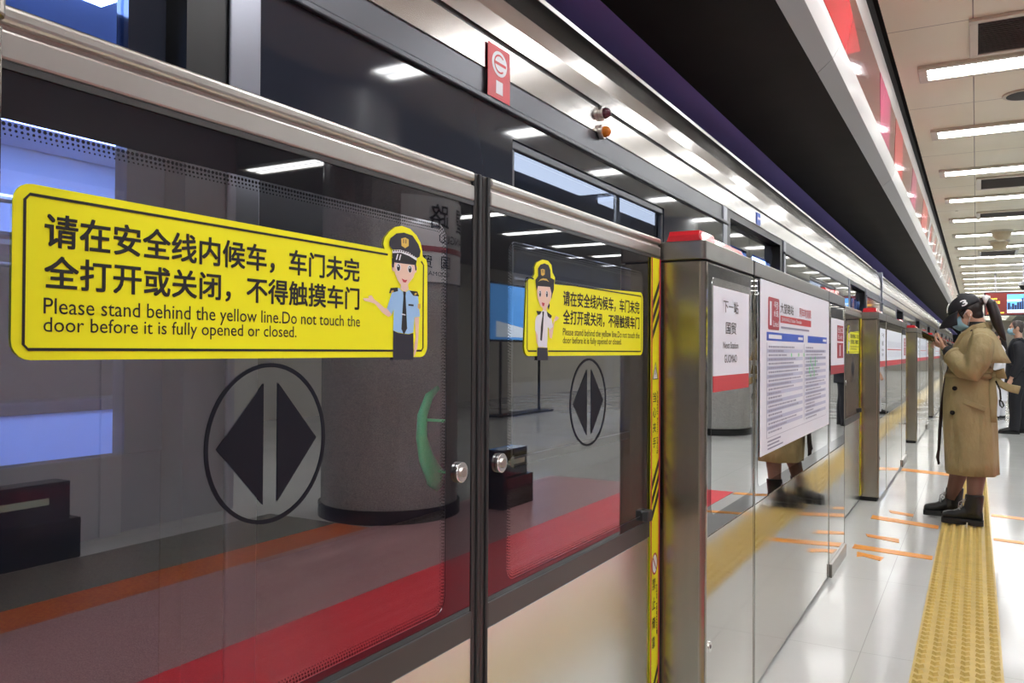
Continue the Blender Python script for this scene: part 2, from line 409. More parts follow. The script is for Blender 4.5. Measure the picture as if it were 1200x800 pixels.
def on_panel(y, s, o=.002):    # s 0..1 across the graphic panel
    d = Vector((PD[0]-PC[0], PD[1]-PC[1])); n = Vector((d.y, -d.x)).normalized(); p = Vector(PC)+d*s+n*o; return (p.x, y, p.y)
def patch(name, m, quads):
    for q in quads:
        mb = MB(); mb.poly([on_panel(*p) for p in q]); mb.build(name, m, lb)
Q1 = [[(-1, 0), (5.0, 0), (5.35, .5), (4.2, 1), (-1, 1)], [(8.1, 0), (9.0, 0), (8.2, 1), (7.5, 1)], [(12.2, 0), (13.5, 0), (12.6, 1), (11.6, 1)]]
Q2 = [[(6.9, .0), (7.6, 0), (7.0, 1), (6.2, 1)], [(10.2, 0), (11, 0), (10.2, 1), (9.6, 1)]]
Q3 = []; y = 13.8; rn = random.Random(3)
while y < 60:
    l = rn.uniform(.25, .8); k = rn.uniform(.2, .6)
    Q3.append([(y, 0), (y+l, 0), (y+l-k, 1), (y-k, 1)])
    if rn.random() < .6: Q1.append([(y+l+.02, .1), (y+l+.4, .1), (y+l+.4-k, .8), (y+l+.02-k, .8)])
    y += l+rn.uniform(.3, .9)
patch('red_patch', 'ad_bright', Q1); patch('pink_patch', 'ad_pink', Q2); patch('white_patch', 'gloss_white', Q3)

# ---- ceiling lights
M['diffuser'] = mat('lit_diffuser', (.95, .97, 1), .4, emit=LAMP, ecol=(.97, .985, 1))
M['fixture'] = mat('cream_fixture_frame', (.60, .56, .47), .35)
M['fixdark'] = mat('fixture_divider', (.55, .55, .55), .4)
def light(xa, xb, yc, label, group):
    t = thing('ceiling_light', label, 'ceiling light', ((xa+xb)/2, yc, 3.3), group)
    mb = MB()
    for q in ((xa, xb, yc-.175, yc-.125), (xa, xb, yc+.125, yc+.175), (xa, xa+.06, yc-.125, yc+.125), (xb-.06, xb, yc-.125, yc+.125)): mb.box(*q, 3.272, 3.30, .004)
    mb.build('frame', 'fixture', t)
    mb = MB(); mb.box(xa+.06, xb-.06, yc-.125, yc-.012, 3.280, 3.298); mb.box(xa+.06, xb-.06, yc+.012, yc+.125, 3.280, 3.298); build_each(mb, 'diffuser', 'diffuser', t)
    mb = MB(); mb.box(xa+.06, xb-.06, yc-.012, yc+.012, 3.274, 3.298); mb.build('divider', 'fixdark', t)
    return t
L0 = None
for k in range(-6, 28):
    yc = 6.70+1.92*k
    g = 'strip lights across the platform ceiling'
    if k < 0: lab = 'ceiling strip light overhead outside the top of the picture'
    else: lab = ORD[k]+' white strip light along the cream ceiling, counted from the camera'
    if L0 is None: L0 = light(-.37, 1.63, yc, lab, g)
    else:
        t = copy_tree(L0); t.location = (.63, yc, 3.3); t['label'] = lab
for k in range(-3, 26):
    t = copy_tree(L0); t.location = (4.6, 6.70+1.92*k, 3.3); t['label'] = 'strip light over the inner half of the platform, seen only as a reflection'; t['group'] = 'strip lights over the inner platform'

# ---- ceiling vents, detectors, speaker
M['ventblack'] = mat('vent_dark', (.02, .02, .02), .6); M['slat'] = mat('vent_slat', (.22, .21, .20), .4)
M['detector'] = mat('cream_plastic', (.60, .50, .33), .4)
def vent(xa, xb, ya, yb, label):
    t = thing('ceiling_vent', label, 'air vent', ((xa+xb)/2, (ya+yb)/2, 3.3), 'air vents in the cream ceiling')
    mb = MB(); f = .05
    for q in ((xa, xb, ya, ya+f), (xa, xb, yb-f, yb), (xa, xa+f, ya+f, yb-f), (xb-f, xb, ya+f, yb-f)): mb.box(*q, 3.276, 3.3, .004)
    mb.build('frame', 'fixture', t)
    MB().box(xa+f, xb-f, ya+f, yb-f, 3.294, 3.2995).build('backing', 'ventblack', t)
    mb = MB(); n = int((yb-ya-2*f)/.035)
    for i in range(n):
        y = ya+f+(i+.5)*(yb-ya-2*f)/n; mb.obox(((xa+xb)/2, y, 3.285), (1, 0, 0), (0, .8, .6), (0, -.6, .8), xb-xa-2*f, .022, .0025)
    mb.build('slat', 'slat', t)
vent(-.04, 1.16, 5.74, 6.46, 'large dark ceiling vent nearest the camera at the top right')
vent(0.0, 1.2, 11.02, 11.78, 'second dark slatted ceiling vent from the camera')
vent(0.0, 1.2, 13.72, 14.46, 'third dark slatted ceiling vent from the camera')
vent(.03, .73, 18.95, 19.9, 'smallest ceiling vent, beyond the two round detectors')
t = thing('ceiling_speaker', 'round dark ceiling speaker between the first two strip lights', 'speaker', (.33, 7.62, 3.3))
MB().cyl((.33, 7.62, 3.293), (0, 0, 1), .15, .014, 32).build('rim', 'fixture', t, smooth=False, bevel=.003)
MB().cyl((.33, 7.62, 3.286), (0, 0, 1), .125, .006, 32).build('grille', 'ventblack', t)
for (x, y, lab) in ((.37, 16.0, 'nearer of two cone-shaped cream detectors on the ceiling'), (.365, 17.45, 'farther of two cone-shaped cream detectors on the ceiling')):
    t = thing('ceiling_detector', lab, 'detector', (x, y, 3.3), 'cone detectors on the ceiling')
    MB().cyl((x, y, 3.285), (0, 0, 1), .17, .03, 28).build('base', 'fixture', t)
    mb = MB(); mb.rings([[(x+r*math.cos(a*R(15)), y+r*math.sin(a*R(15)), z) for a in range(24)] for r, z in ((.15, 3.27), (.14, 3.22), (.09, 3.15), (.06, 3.13))]); mb.build('cone', 'detector', t, smooth=False)

# ================================================================== PLATFORM SCREEN DOORS
DX = -.845                      # front plane of the sliding leaves
PIT, YC = 5.04, 1.365
# outlines in millimetres on the notice: u along the platform, v up
MAN= {'bump':[(238,87),(234,95),(238,106),(251,118),(266,127),(283,131),(306,129),(325,120),(337,108),(342,93),(343,85),(354,81),(357,73)],'crown':[(247,99),(250,106),(266,116),(287,120),(311,118),(328,105),(335,94),(332,84),(323,80),(301,87),(277,90),(256,88),(248,93)],'band':[(255,87),(277,90),(301,88),(323,81),(323,76),(301,82),(277,85),(255,82)],'visor':[(255,82),(277,85),(301,83),(323,77),(322,71),(301,72),(277,71),(260,71),(255,76)],'badge':[(279,109),(290,112),(300,110),(300,99),(290,94),(280,97)],'hair':[(255,74),(322,73),(324,60),(319,58),(318,66),(261,65),(260,58),(256,59)],'face':[(261,67),(318,68),(320,58),(315,47),(301,35),(291,28),(281,30),(270,39),(263,49)],'ears':[(254,64),(261,65),(264,52),(257,53)],'ear':[(318,67),(326,66),(324,56),(317,54)],'neck':[(281,34),(300,34),(302,25),(290,19),(279,25)],'mouth':[(281,42),(290,40),(297,41),(293,36),(286,36)],'shirt':[(257,19),(275,26),(281,22),(290,18),(302,24),(315,23),(329,15),(335,-20),(319,-22),(316,-48),(302,-51),(273,-49),(260,-46),(261,-11),(256,-20),(243,-10)],'tie':[(286,21),(294,20),(293,13),(298,-42),(289,-52),(282,-43),(287,13)],'clip':[(282,-17),(293,-18),(293,-20),(282,-19)],'epl':[(252,24),(271,26),(272,20),(248,15)],'epr':[(304,23),(326,23),(332,15),(315,15)],'tag':[(301,0),(316,0),(316,-3),(301,-3)],'arm':[(244,-10),(256,-21),(247,-24),(230,-17),(212,-4),(200,-2),(186,-1),(182,3),(198,4),(195,7),(203,9),(212,2),(224,-3),(237,-10)],'armb':[(320,-22),(333,-21),(331,-55),(328,-75),(322,-86),(318,-90),(319,-75),(323,-55)],'trousers':[(260,-46),(273,-50),(303,-52),(316,-49),(317,-95),(260,-95)],'eyes':[(272,60),(304,60)],'sleevebadge':[(328,2),(336,2),(336,-5),(332,-8),(328,-5)]}
WOM= {'bump':[(-349,67),(-345,73),(-328,80),(-320,81),(-312,90),(-313,105),(-302,116),(-276,125),(-249,125),(-231,117),(-226,100),(-213,90),(-215,74)],'crown':[(-299,85),(-300,103),(-289,112),(-269,117),(-249,115),(-240,105),(-238,86)],'visor':[(-312,77),(-299,87),(-239,87),(-220,84),(-220,77),(-241,68),(-305,65),(-312,71)],'band':[(-300,73),(-289,80),(-276,83),(-259,83),(-246,77),(-259,79),(-275,79),(-289,77)],'badge':[(-287,102),(-278,104),(-268,103),(-268,92),(-278,88),(-286,90)],'hair':[(-310,70),(-220,77),(-221,61),(-229,49),(-233,39),(-238,52),(-241,63),(-299,64),(-305,54)],'bun':[(-246,34),(-240,24),(-246,13),(-253,24)],'face':[(-300,64),(-241,66),(-233,52),(-237,37),(-254,19),(-271,15),(-288,21),(-301,38),(-304,51)],'eyes':[(-290,48),(-257,49)],'mouth':[(-281,29),(-267,28),(-271,21),(-278,21)],'neck':[(-275,18),(-256,18),(-255,10),(-275,6)],'shirt':[(-308,-5),(-288,7),(-271,12),(-254,10),(-233,-2),(-224,-24),(-240,-31),(-250,-25),(-253,-72),(-297,-69),(-299,-44),(-312,-33),(-311,-14)],'tie':[(-278,9),(-269,9),(-271,0),(-274,-31),(-279,-57),(-287,-55),(-284,-25),(-277,0)],'epl':[(-306,9),(-281,9),(-288,2),(-299,0)],'epr':[(-256,10),(-230,1),(-237,-6),(-251,-1)],'arm':[(-310,-32),(-296,-36),(-294,-56),(-280,-72),(-270,-87),(-280,-89),(-290,-75),(-304,-60)],'armb':[(-245,-31),(-230,-29),(-221,-11),(-209,2),(-191,-2),(-205,-9),(-216,-11),(-224,-36),(-229,-51),(-240,-49)],'trousers':[(-300,-72),(-251,-72),(-248,-100),(-301,-100)]}

def notice(root, yc, man):
    """yellow warning notice stuck on the leaf glass"""
    zc = 1.327; D = MAN if man else WOM; h, hw = .0905, .3585
    bump = [(yc+a/1000, zc+b/1000) for a, b in D['bump']]
    n = 5; r = .02
    def arc(cx, cy, a0): return [(cx+r*math.cos(R(a0+90*k/n)), cy+r*math.sin(R(a0+90*k/n))) for k in range(n+1)]
    L, Rr, B, T = yc-hw, yc+hw, zc-h, zc+h
    if man: out = arc(L+r, B+r, 180) + arc(Rr-r, B+r, 270) + bump[::-1] + arc(L+r, T-r, 90)
    else: out = arc(L+r, B+r, 180) + arc(Rr-r, B+r, 270) + arc(Rr-r, T-r, 0) + bump[::-1]
    mb = MB(); slab(mb, out, DX+.0005, .001)
    st = mb.build('warning_notice', 'yellow', root, label='yellow notice with black lettering and a uniformed %s attendant' % ('male' if man else 'female'))
    X = DX+.002
    mb = MB(); P = rrect(L+.011, Rr-.025 if man else Rr-.012, B+.011, T-.011, .006, 4)
    if man:
        
        a = [(yc+.245, T-.012), (L+.017, T-.011), (L+.012, T-.017), (L+.012, B+.016), (L+.017, B+.011), (yc+.262, B+.011)]
        b = [(yc+.348, T-.012), (yc+.345, T-.02), (yc+.345, B+.016), (yc+.340, B+.011), (yc+.316, B+.011)]
        b = [(yc+.338, T-.014), (yc+.345, T-.02), (yc+.345, B+.016), (yc+.340, B+.011), (yc+.318, B+.011)]
    else:
        a = [(yc-.212, T-.012), (Rr-.017, T-.011), (Rr-.012, T-.017), (Rr-.012, B+.016), (Rr-.017, B+.011), (yc-.247, B+.011)]
        b = [(yc-.318, T-.012), (L+.017, T-.011), (L+.012, T-.017), (L+.012, B+.016), (L+.017, B+.011), (yc-.303, B+.011)]
    line_loop(mb, a, X, .0032, False); line_loop(mb, b, X, .0032, False); mb.build('border_line', 'black', st)
    mb = MB(); f = FX(X); u = yc-.326 if man else yc-.171
    put_text(mb, '请在安全线内候车，车门未完', u, u+.500, zc+.0265, zc+.0635, f, .040)
    put_text(mb, '全打开或关闭，不得触摸车门', u, u+.500, zc-.0170, zc+.0190, f, .040)
    mb.build('chinese_lettering', 'black', st)
    mb = MB()
    put_text(mb, 'Please stand behind the yellow line.Do not touch the', u, u+.502, zc-.0475, zc-.0255, f, 0)
    put_text(mb, 'door before it is fully opened or closed.', u, u+.364, zc-.0660, zc-.0455, f, 0)
    mb.build('english_lettering', 'black', st)
    # attendant: flat printed shapes in thin layers
    fig = {}
    def P_(key, m, layer):
        mb = fig.setdefault(m, MB()); mb.poly([(X+.0002*layer, yc+a/1000, zc+b/1000) for a, b in D[key]])
    def disc(c, rx, ry, m, layer):
        mb = fig.setdefault(m, MB()); mb.poly([(X+.0002*layer, yc+c[0]/1000+rx*math.cos(k*.5236), zc+c[1]/1000+ry*math.sin(k*.5236)) for k in range(12)])
    for k in ('arm', 'armb', 'neck'): P_(k, 'skinp', 1)
    if man: P_('ears', 'skinp', 1); P_('ear', 'skinp', 1)
    else: P_('bun', 'navy', 1)
    P_('trousers', 'navy', 2); P_('shirt', 'shirtb' if man else 'white', 2)
    P_('tie', 'black', 3); P_('epl', 'black', 3); P_('epr', 'black', 3)
    if man: P_('clip', 'white', 4); P_('tag', 'navy', 3); P_('sleevebadge', 'gold', 3)
    P_('hair', 'navy', 3); P_('face', 'skinp', 4); 
    for c in D['eyes']: disc(c, .0068, .0068 if man else .008, 'white', 5); disc((c[0], c[1]-.5), .0045, .0058 if man else .007, 'black', 6); disc((c[0]-1.2, c[1]+2), .0015, .0018, 'white', 7)
    P_('mouth', 'red', 5); P_('crown', 'navy', 5); P_('visor', 'black', 6); P_('band', 'white' if man else 'gold', 7); P_('badge', 'gold', 6)
    a, b = D['badge'][0][0]+9.5, D['badge'][0][1]
    for dx in (-3.2, 3.2):
        fig['navy'].poly([(X+.0015, yc+(a+dx+q)/1000, zc+(b+r_)/1000) for q, r_ in ((-1, -7), (1, -7), (1, 0), (-1, 0))])
    if man:
        for k in range(11):
            q = 257+k*6; zz = 85.5+4*math.sin((k+1)/12*3.14)-(k*.35)
            fig['black'].poly([(X+.0017, yc+(q+i)/1000, zc+(zz+j)/1000) for i, j in ((0, -1.5), (3, -1.5), (3, 1), (0, 1))])
        for q in (266, 274): fig['white'].poly([(X+.0017, yc+(q+i)/1000, zc+(77+j)/1000) for i, j in ((-2, -5), (1, -5), (5, 5), (2, 5))])
        for q in (256, 321): fig['gold'].poly([(X+.0009, yc+(q+i)/1000, zc+(19+j)/1000) for i, j in ((-3, -3), (4, -1), (3, 2), (-3, 0))])
    names = {'skinp': 'attendant_skin', 'navy': 'attendant_dark_cloth', 'shirtb': 'attendant_shirt', 'white': 'attendant_white', 'black': 'attendant_black', 'gold': 'attendant_gold', 'red': 'attendant_mouth'}
    for m, mb in fig.items(): build_each(mb, names[m], m, st)

def emblem(root, yc, zc=1.120, r=.107):
    mb = MB(); X = DX+.0003
    circ = [(yc+r*math.cos(k*math.pi/32), zc+r*math.sin(k*math.pi/32)) for k in range(64)]
    line_loop(mb, circ, X, .0055)
    mb.poly([(X, yc-.091, zc), (X, yc-.012, zc-.083), (X, yc-.012, zc+.083)])
    mb.poly([(X, yc+.091, zc), (X, yc+.014, zc+.083), (X, yc+.014, zc-.083)])
    mb.build('opening_emblem', 'ink', root, label='black circle with two outward triangles on the glass')

def leaf(side, yo, label):
    """side -1: leaf left of the meeting line, +1: right"""
    ya, yb = (yo-.965, yo-.030) if side < 0 else (yo+.030, yo+1.04)
    t = thing('screen_door_leaf', label, 'platform door', (DX-.02, (ya+yb)/2, 0), 'sliding leaves of the platform screen doors')
    xb = DX-.045
    mb = MB(); mb.box(xb, DX+.004, ya, yb, 1.536, 1.566, .003); mb.box(xb+.006, DX-.004, ya, yb, 1.566, 1.573); mb.box(xb, DX+.006, ya, yb, 1.573, 1.592, .006, 3)
    mb.build('top_rail', 'rail', t)
    MB().box(xb+.002, DX+.001, ya, yb, .03, .698, .0015).build('kick_panel', 'kick', t)
    MB().box(xb+.01, DX-.012, ya+.01, yb-.01, 0.0, .03).build('threshold_guide', 'sealm', t)
    mb = MB(); mb.box(xb, DX+.003, ya, yb, .698, .748, .002); mb.box(xb, DX+.002, ya, yb, 1.528, 1.536); build_each(mb, 'glazing_bead', 'sealm', t)
    # window opening
    wa, wb = (ya+.03, yb-.088) if side < 0 else (ya+.078, yb-.135)
    za, zb = .770, 1.478
    outer_n = 6; inner = rrect(wa, wb, za, zb, .03, outer_n)
    outer = []
    for i, (u, v) in enumerate(inner):
        c = i//(outer_n+1); k = i % (outer_n+1)
        cu, cv = ((yb, 1.528), (ya, 1.528), (ya, .748), (yb, .748))[c]
        pu, pv = u, v
        if k == outer_n//2: outer.append((cu, cv))
        elif (k < outer_n//2) == (c % 2 == 0): outer.append((cu, v))
        else: outer.append((u, cv))
    mb = MB(); mb.strip([(DX, *p) for p in outer], [(DX, *p) for p in inner], True)
    mb.strip([(DX-.0006, *p) for p in outer], [(DX-.0006, *p) for p in inner], True); mb.strip([(DX, *p) for p in inner], [(DX-.0006, *p) for p in inner], True)
    fr = mb.build('black_glass_border', 'frit', t)
    MB().box(DX-.014, DX-.0008, ya+.002, yb-.002, .74, 1.53).build('glass_pane', 'pane', t)
    # fading dots along the border
    mb = MB()
    for row, (off, rr) in enumerate(((.0045, .0022), (.0100, .0016), (.0150, .0011))):
        q = rrect(wa+off, wb-off, za+off, zb-off, max(.03-off, .008), 5); L = len(q)
        pts = []; per = 0
        for i in range(L):
            a = Vector(q[i]); b = Vector(q[(i+1) % L]); pts.append((per, a, b)); per += (b-a).length
        d = (row % 2)*.003
        for st, a, b in pts:
            ln = (b-a).length
            while d < st+ln:
                p = a.lerp(b, (d-st)/max(ln, 1e-9)); mb.poly([(DX-.0005, p.x+rr*math.cos(k*1.0472), p.y+rr*math.sin(k*1.0472)) for k in range(6)]); d += .006
    mb.build('border_dots', 'frit', fr)
    # meeting-edge rubber
    sa, sb = (yb, yb+.028) if side < 0 else (ya-.028, ya)
    mb = MB(); mb.box(xb+.004, DX+.004, sa, sb, .01, 1.592, .006, 3); mb.build('edge_seal', 'sealm', t, smooth=False)
    mb = MB(); q = (sa+sb)/2; mb.box(DX+.003, DX+.009, q-.005, q+.005, .01, 1.59, .002); mb.build('seal_rib', 'seal', t)
    # lock
    yk = yb-.043 if side < 0 else ya+.046
    kn = MB().cyl((DX+.004, yk, 1.02), (1, 0, 0), .0195, .008, 28).build('lock', 'chrome', t, bevel=.0015, label='round chrome lock')
    MB().cyl((DX+.0092, yk, 1.02), (1, 0, 0), .0095, .004, 20).build('lock_core', 'rail', kn)
    notice(t, .826-YC+yo if side < 0 else 1.90-YC+yo, side < 0)
    emblem(t, .817-YC+yo if side < 0 else 1.883-YC+yo)
    if side < 0:      # green emergency handle on the track side
        mb = MB(); y0 = yo-.075; X = DX-.055
        path = [(X, y0+.010, 1.176), (X-.004, y0-.014, 1.160), (X-.006, y0-.032, 1.125), (X-.006, y0-.034, 1.085), (X-.004, y0-.022, 1.045), (X, y0+.004, 1.005), (X, y0+.018, .985)]
        mb.tube(path, [(.004, .005), (.008, .009), (.009, .011), (.010, .012), (.012, .017), (.012, .024), (.004, .012)], 12, flat=(1, 0, 0))
        mb.box(X+.0, DX-.013, y0-.031, y0-.026, 1.115, 1.120); mb.box(X+.002, DX-.013, y0-.002, y0+.004, 1.015, 1.02)
        mb.build('emergency_handle', 'green', t, smooth=True, label='green curved emergency handle')
    else:             # hazard strip sticker on the closing edge
        e0, e1 = yb-.086, yb-.004
        mb = MB(); mb.poly([(DX+.0045, e0, .0), (DX+.0045, e1, .0), (DX+.0045, e1, 1.530), (DX+.0045, e0, 1.530)])
        mb = MB(); slab(mb, [(e0, .05), (e1, .05), (e1, 1.528), (e0, 1.528)], DX+.003, .0015)
        s = mb.build('hazard_strip', 'yellow', t, label='narrow yellow strip with red edges and hazard stripes')
        X = DX+.006
        mb = MB(); rect(mb, FX(X), e0, e0+.009, .05, 1.528); rect(mb, FX(X), e1-.014, e1-.002, .05, 1.528); mb.build('red_edge', 'red', s)
        mb = MB()
        for zt in (1.46, .92, .30):
            for q in range(3):
                z = zt-q*.045; mb.poly([(X, e0+.012, z-.085), (X, e1-.014, z-.02), (X, e1-.014, z+.004), (X, e0+.012, z-.061)])
        mb.build('hazard_stripe', 'black', s)
        mb = MB()
        for i, ch in enumerate('当心夹手'): put_text(mb, ch, e0+.016, e0+.042, 1.095-i*.045, 1.125-i*.045, FX(X), .02)
        for i, ch in enumerate('禁止倚靠'): put_text(mb, ch, e0+.016, e0+.042, .535-i*.058, .570-i*.058, FX(X), .02)
        fv = lambda u, v: (X, e0+.050+(.012-v), 1.13-u)
        put_text(mb, 'Watch your hand', 0, .19, 0, .012, fv, .01)
        fv = lambda u, v: (X, e0+.050+(.012-v), .545-u)
        put_text(mb, 'No leaning', 0, .15, 0, .012, fv, .01)
        mb.build('strip_lettering', 'black', s)
        mb = MB(); mb.poly([(X, e0+.014, 1.165), (X, e0+.056, 1.165), (X, e0+.035, 1.215)]); mb.build('warning_triangle', 'white', s)
        mb = MB(); line_loop(mb, [(e0+.014, 1.165), (e0+.056, 1.165), (e0+.035, 1.215)], X+.0004, .005); rect(mb, FX(X+.0004), e0+.033, e0+.037, 1.178, 1.2); mb.build('triangle_outline', 'black', s)
        cz = .612; mb = MB(); mb.poly([(X, e0+.035+.022*math.cos(k*.314), cz+.03*math.sin(k*.314)) for k in range(20)]); mb.build('ban_disc', 'white', s)
        mb = MB(); line_loop(mb, [(e0+.035+.022*math.cos(k*.314), cz+.03*math.sin(k*.314)) for k in range(20)], X+.0004, .006)
        line_loop(mb, [(e0+.022, cz+.018), (e0+.048, cz-.018)], X+.0004, .005, False); mb.build('ban_ring', 'dred', s)
        mb = MB(); mb.box(DX-.004, DX+.02, e0-.055, e0-.022, .752, .785, .003); mb.build('stop_block', 'sealm', t)
    return t
lf0 = leaf(-1, YC, 'left glass platform door leaf, nearest the camera, with the largest yellow notice')
rf0 = leaf(1, YC, 'right glass platform door leaf of the nearest doorway, with a hazard strip on its edge')
for k in range(1, 9):
    for o, s in ((lf0, 'left'), (rf0, 'right')):
        c = copy_tree(o); c.location.y += PIT*k
        c['label'] = '%s glass door leaf in the %s doorway along the platform from the camera' % (s, ORD[k])

# ---- housings between the doorways
HX = -.707
HL = 3.01
def housing(y0, near, label):
    t = thing('screen_door_housing', label, 'door housing', (-.82, y0+HL/2, 0), 'steel housings between the platform doors')
    y1 = y0+HL; xb = -.945
    # body: rounded front corners, steel ends
    def prof(x0, x1, a, b, r, n=5):
        P = [(x0, a), (x1-r, a)]
        P = [(x0, a)] + [(x1-r+r*math.sin(R(90*k/n)), a+r-r*math.cos(R(90*k/n))) for k in range(n+1)] + [(x1-r+r*math.cos(R(90*k/n)), b-r+r*math.sin(R(90*k/n))) for k in range(n+1)] + [(x0, b)]
        return P
    mb = MB(); p = prof(xb, HX-.003, y0, y1, .016); mb.rings([[(x, y, z) for x, y in p] for z in (.035, 1.520)]); mb.build('body', 'steel_end', t)
    mb = MB(); p = prof(xb, HX-.012, y0+.008, y1-.008, .012); mb.rings([[(x, y, z) for x, y in p] for z in (1.520, 1.527)]); mb.build('lid_gap', 'dark', t)
    mb = MB(); p = prof(xb, HX, y0, y1, .014); 
    for a, b in ((y0, y0+.624), (y0+.630, y0+2.372), (y0+2.378, y1)):
        q = prof(xb, HX, a, b, .010 if a > y0 and b < y1 else .014); mb.rings([[(x, y, z) for x, y in q] for z in (1.527, 1.584)])
    build_each(mb, 'lid', 'lid', t, bevel=.003)
    MB().box(xb+.02, HX-.02, y0+.02, y1-.02, 0, .035).build('plinth', 'dark', t)
    # three front panels
    for i, (a, b) in enumerate(((y0+.018, y0+.624), (y0+.634, y0+2.368), (y0+2.380, y1-.018))):
        MB().box(HX-.004, HX, a+.004, b-.004, .02, .686, .0012).build('lower_panel', 'steel', t)
        MB().box(HX-.004, HX-.0005, a+.004, b-.004, .69, 1.515).build('upper_glass', 'mirror_dark', t)
        mb = MB(); ia, ib = (a+.05, b-.045); slab(mb, rrect(ia, ib, .745, 1.478, .03), HX-.0004, .0006)
        mb.build('mirror_window', 'mirror', t)
        mb = MB(); mb.box(HX-.004, HX+.002, a, a+.006, .02, 1.52); mb.box(HX-.004, HX+.002, b-.006, b, .02, 1.52); build_each(mb, 'panel_edge', 'steel', t)
    mb = MB(); mb.box(HX-.006, HX-.002, y0+.625, y0+.633, .03, 1.585); mb.box(HX-.006, HX-.002, y0+2.369, y0+2.379, .03, 1.585); build_each(mb, 'panel_seam', 'dark', t)
    kh = MB().cyl((HX+.002, y0+.053, .352), (1, 0, 0), .016, .005, 24).build('keyhole', 'chrome', t, label='chrome keyhole')
    MB().cyl((HX+.0046, y0+.053, .352), (1, 0, 0), .006, .002, 12).build('key_slot', 'dark', kh)
    mb = MB(); mb.box(HX-.001, HX+.014, y0+2.40, y1-.03, .0, .075, .003); mb.build('foot_box', 'lid', t); 
    # red signal lamps on the lid
    for q, s in ((y0+.03, 1), (y1-.06, -1)):
        mb = MB(); X = -.782
        mb.rings([[(X-.058, y, 1.584), (X-.05, y, zt), (X+.045, y, zt), (X+.055, y, 1.584)] for y, zt in ((q, 1.606), (q+s*.012, 1.620), (q+s*.16, 1.620), (q+s*.175, 1.611), (q+s*.52, 1.609), (q+s*.54, 1.588))])
        mb.box(X-.018, X+.018, min(q+s*.185, q+s*.225), max(q+s*.185, q+s*.225), 1.60, 1.622, .004); mb.box(X-.018, X+.018, min(q+s*.255, q+s*.325), max(q+s*.255, q+s*.325), 1.60, 1.616, .004)
        mb.build('signal_lamp', 'lamp_red', t, label='long red plastic signal lamp on the lid')
    # next-station sticker on the first panel
    f = FX(HX+.0022); a, b = y0+.085, y0+.535
    mb = MB(); slab(mb, [(a, 1.172), (b, 1.172), (b, 1.452), (a, 1.452)], HX+.0006, .001)
    s = mb.build('station_sticker', 'paper', t, label='white next-station sticker with a red lower band')
    mb = MB(); slab(mb, [(a, 1.122), (b, 1.122), (b, 1.172), (a, 1.172)], HX+.0006, .001); mb.build('red_band', 'red', s)
    mb = MB(); m_ = (a+b)/2
    put_text(mb, '下一站', m_-.115, m_+.075, 1.375, 1.415, f, .004); put_text(mb, '国贸', m_-.085, m_+.045, 1.305, 1.345, f, .004)
    put_text(mb, 'Next Station', m_-.115, m_+.075, 1.258, 1.280, f, 0); put_text(mb, 'GUOMAO', m_-.10, m_+.055, 1.212, 1.238, f, 0)
    mb.build('sticker_lettering', 'black', s)
    if near:
        u0, u1, v0, v1 = y0+.700, y0+2.330, .855, 1.522
        mb = MB(); slab(mb, [(u0, v0), (u1, v0), (u1, v1), (u0, v1)], HX+.003, .003)
        p = mb.build('timetable_poster', 'paper', t, label='large white timetable poster with blue header bars')
        X = HX+.0066; f = FX(X); W = u1-u0
        U = lambda q: u0+W*q
        mb = MB(); slab(mb, rrect(U(.075), U(.200), 1.335, 1.462, .012), X, .0003); mb.build('line_badge', 'dred', p)
        f2 = FX(X+.0008); mb = MB(); put_text(mb, '1', U(.090), U(.112), 1.352, 1.446, f2, 0); put_text(mb, '号', U(.135), U(.190), 1.418, 1.448, f2, .02); put_text(mb, '线', U(.135), U(.190), 1.388, 1.414, f2, .02); put_text(mb, 'Line1', U(.128), U(.192), 1.348, 1.372, f2, .01)
        mb.build('badge_lettering', 'white', p)
        mb = MB(); put_text(mb, '大望路站', U(.215), U(.385), 1.408, 1.450, f, .02); mb.build('title_lettering', 'black', p)
        mb = MB(); put_text(mb, '列车时刻表', U(.47), U(.655), 1.408, 1.450, f, .02); rect(mb, f, U(.215), U(.655), 1.368, 1.398); mb.build('red_title', 'red', p)
        mb = MB(); put_text(mb, 'DAWANGLU Station Timetable', U(.23), U(.50), 1.375, 1.391, f2, .01); mb.build('title_reversed', 'white', p)
        mb = MB(); rect(mb, f, U(.06), U(.535), 1.292, 1.325); rect(mb, f, U(.60), U(.95), 1.292, 1.325); mb.build('header_bar', 'blue', p)
        mb = MB(); rect(mb, f2, U(.08), U(.23), 1.300, 1.316); rect(mb, f2, U(.45), U(.52), 1.302, 1.314); rect(mb, f2, U(.87), U(.94), 1.302, 1.314); mb.build('header_mark', 'white', p)
        rows = MB(); ink = MB(); rn = random.Random(5)
        for i in range(21):
            z = 1.268-i*.0167
            if z < .925: break
            for (qa, qb) in ((.065, .52), (.555, .93)):
                if i % 2: rect(rows, f, U(qa), U(qb), z-.0075, z+.0075)
                x = qa+.015; end = qa+.03+(qb-qa)*rn.uniform(.25, .85)
                while x < end:
                    l = rn.uniform(.008, .02); rect(ink, f2, U(x), U(x+l), z-.0035, z+.0035); x += l+.006
        rect(ink, f2, U(.06), U(.0635), .915, 1.285); rect(ink, f2, U(.538), U(.5415), .93, 1.285); rect(ink, f2, U(.06), U(.93), .9135, .915)
        for q, z, l in ((.22, 1.345, .40),): rect(ink, f2, U(q), U(q+l), z, z+.008)
        for z in (.900, .886, .872): rect(ink, f2, U(.07), U(.07+rn.uniform(.08, .2)), z-.003, z+.003)
        rows.build('table_row', 'greyrow', p); ink.build('table_text', 'greyink', p)
        mb = MB()
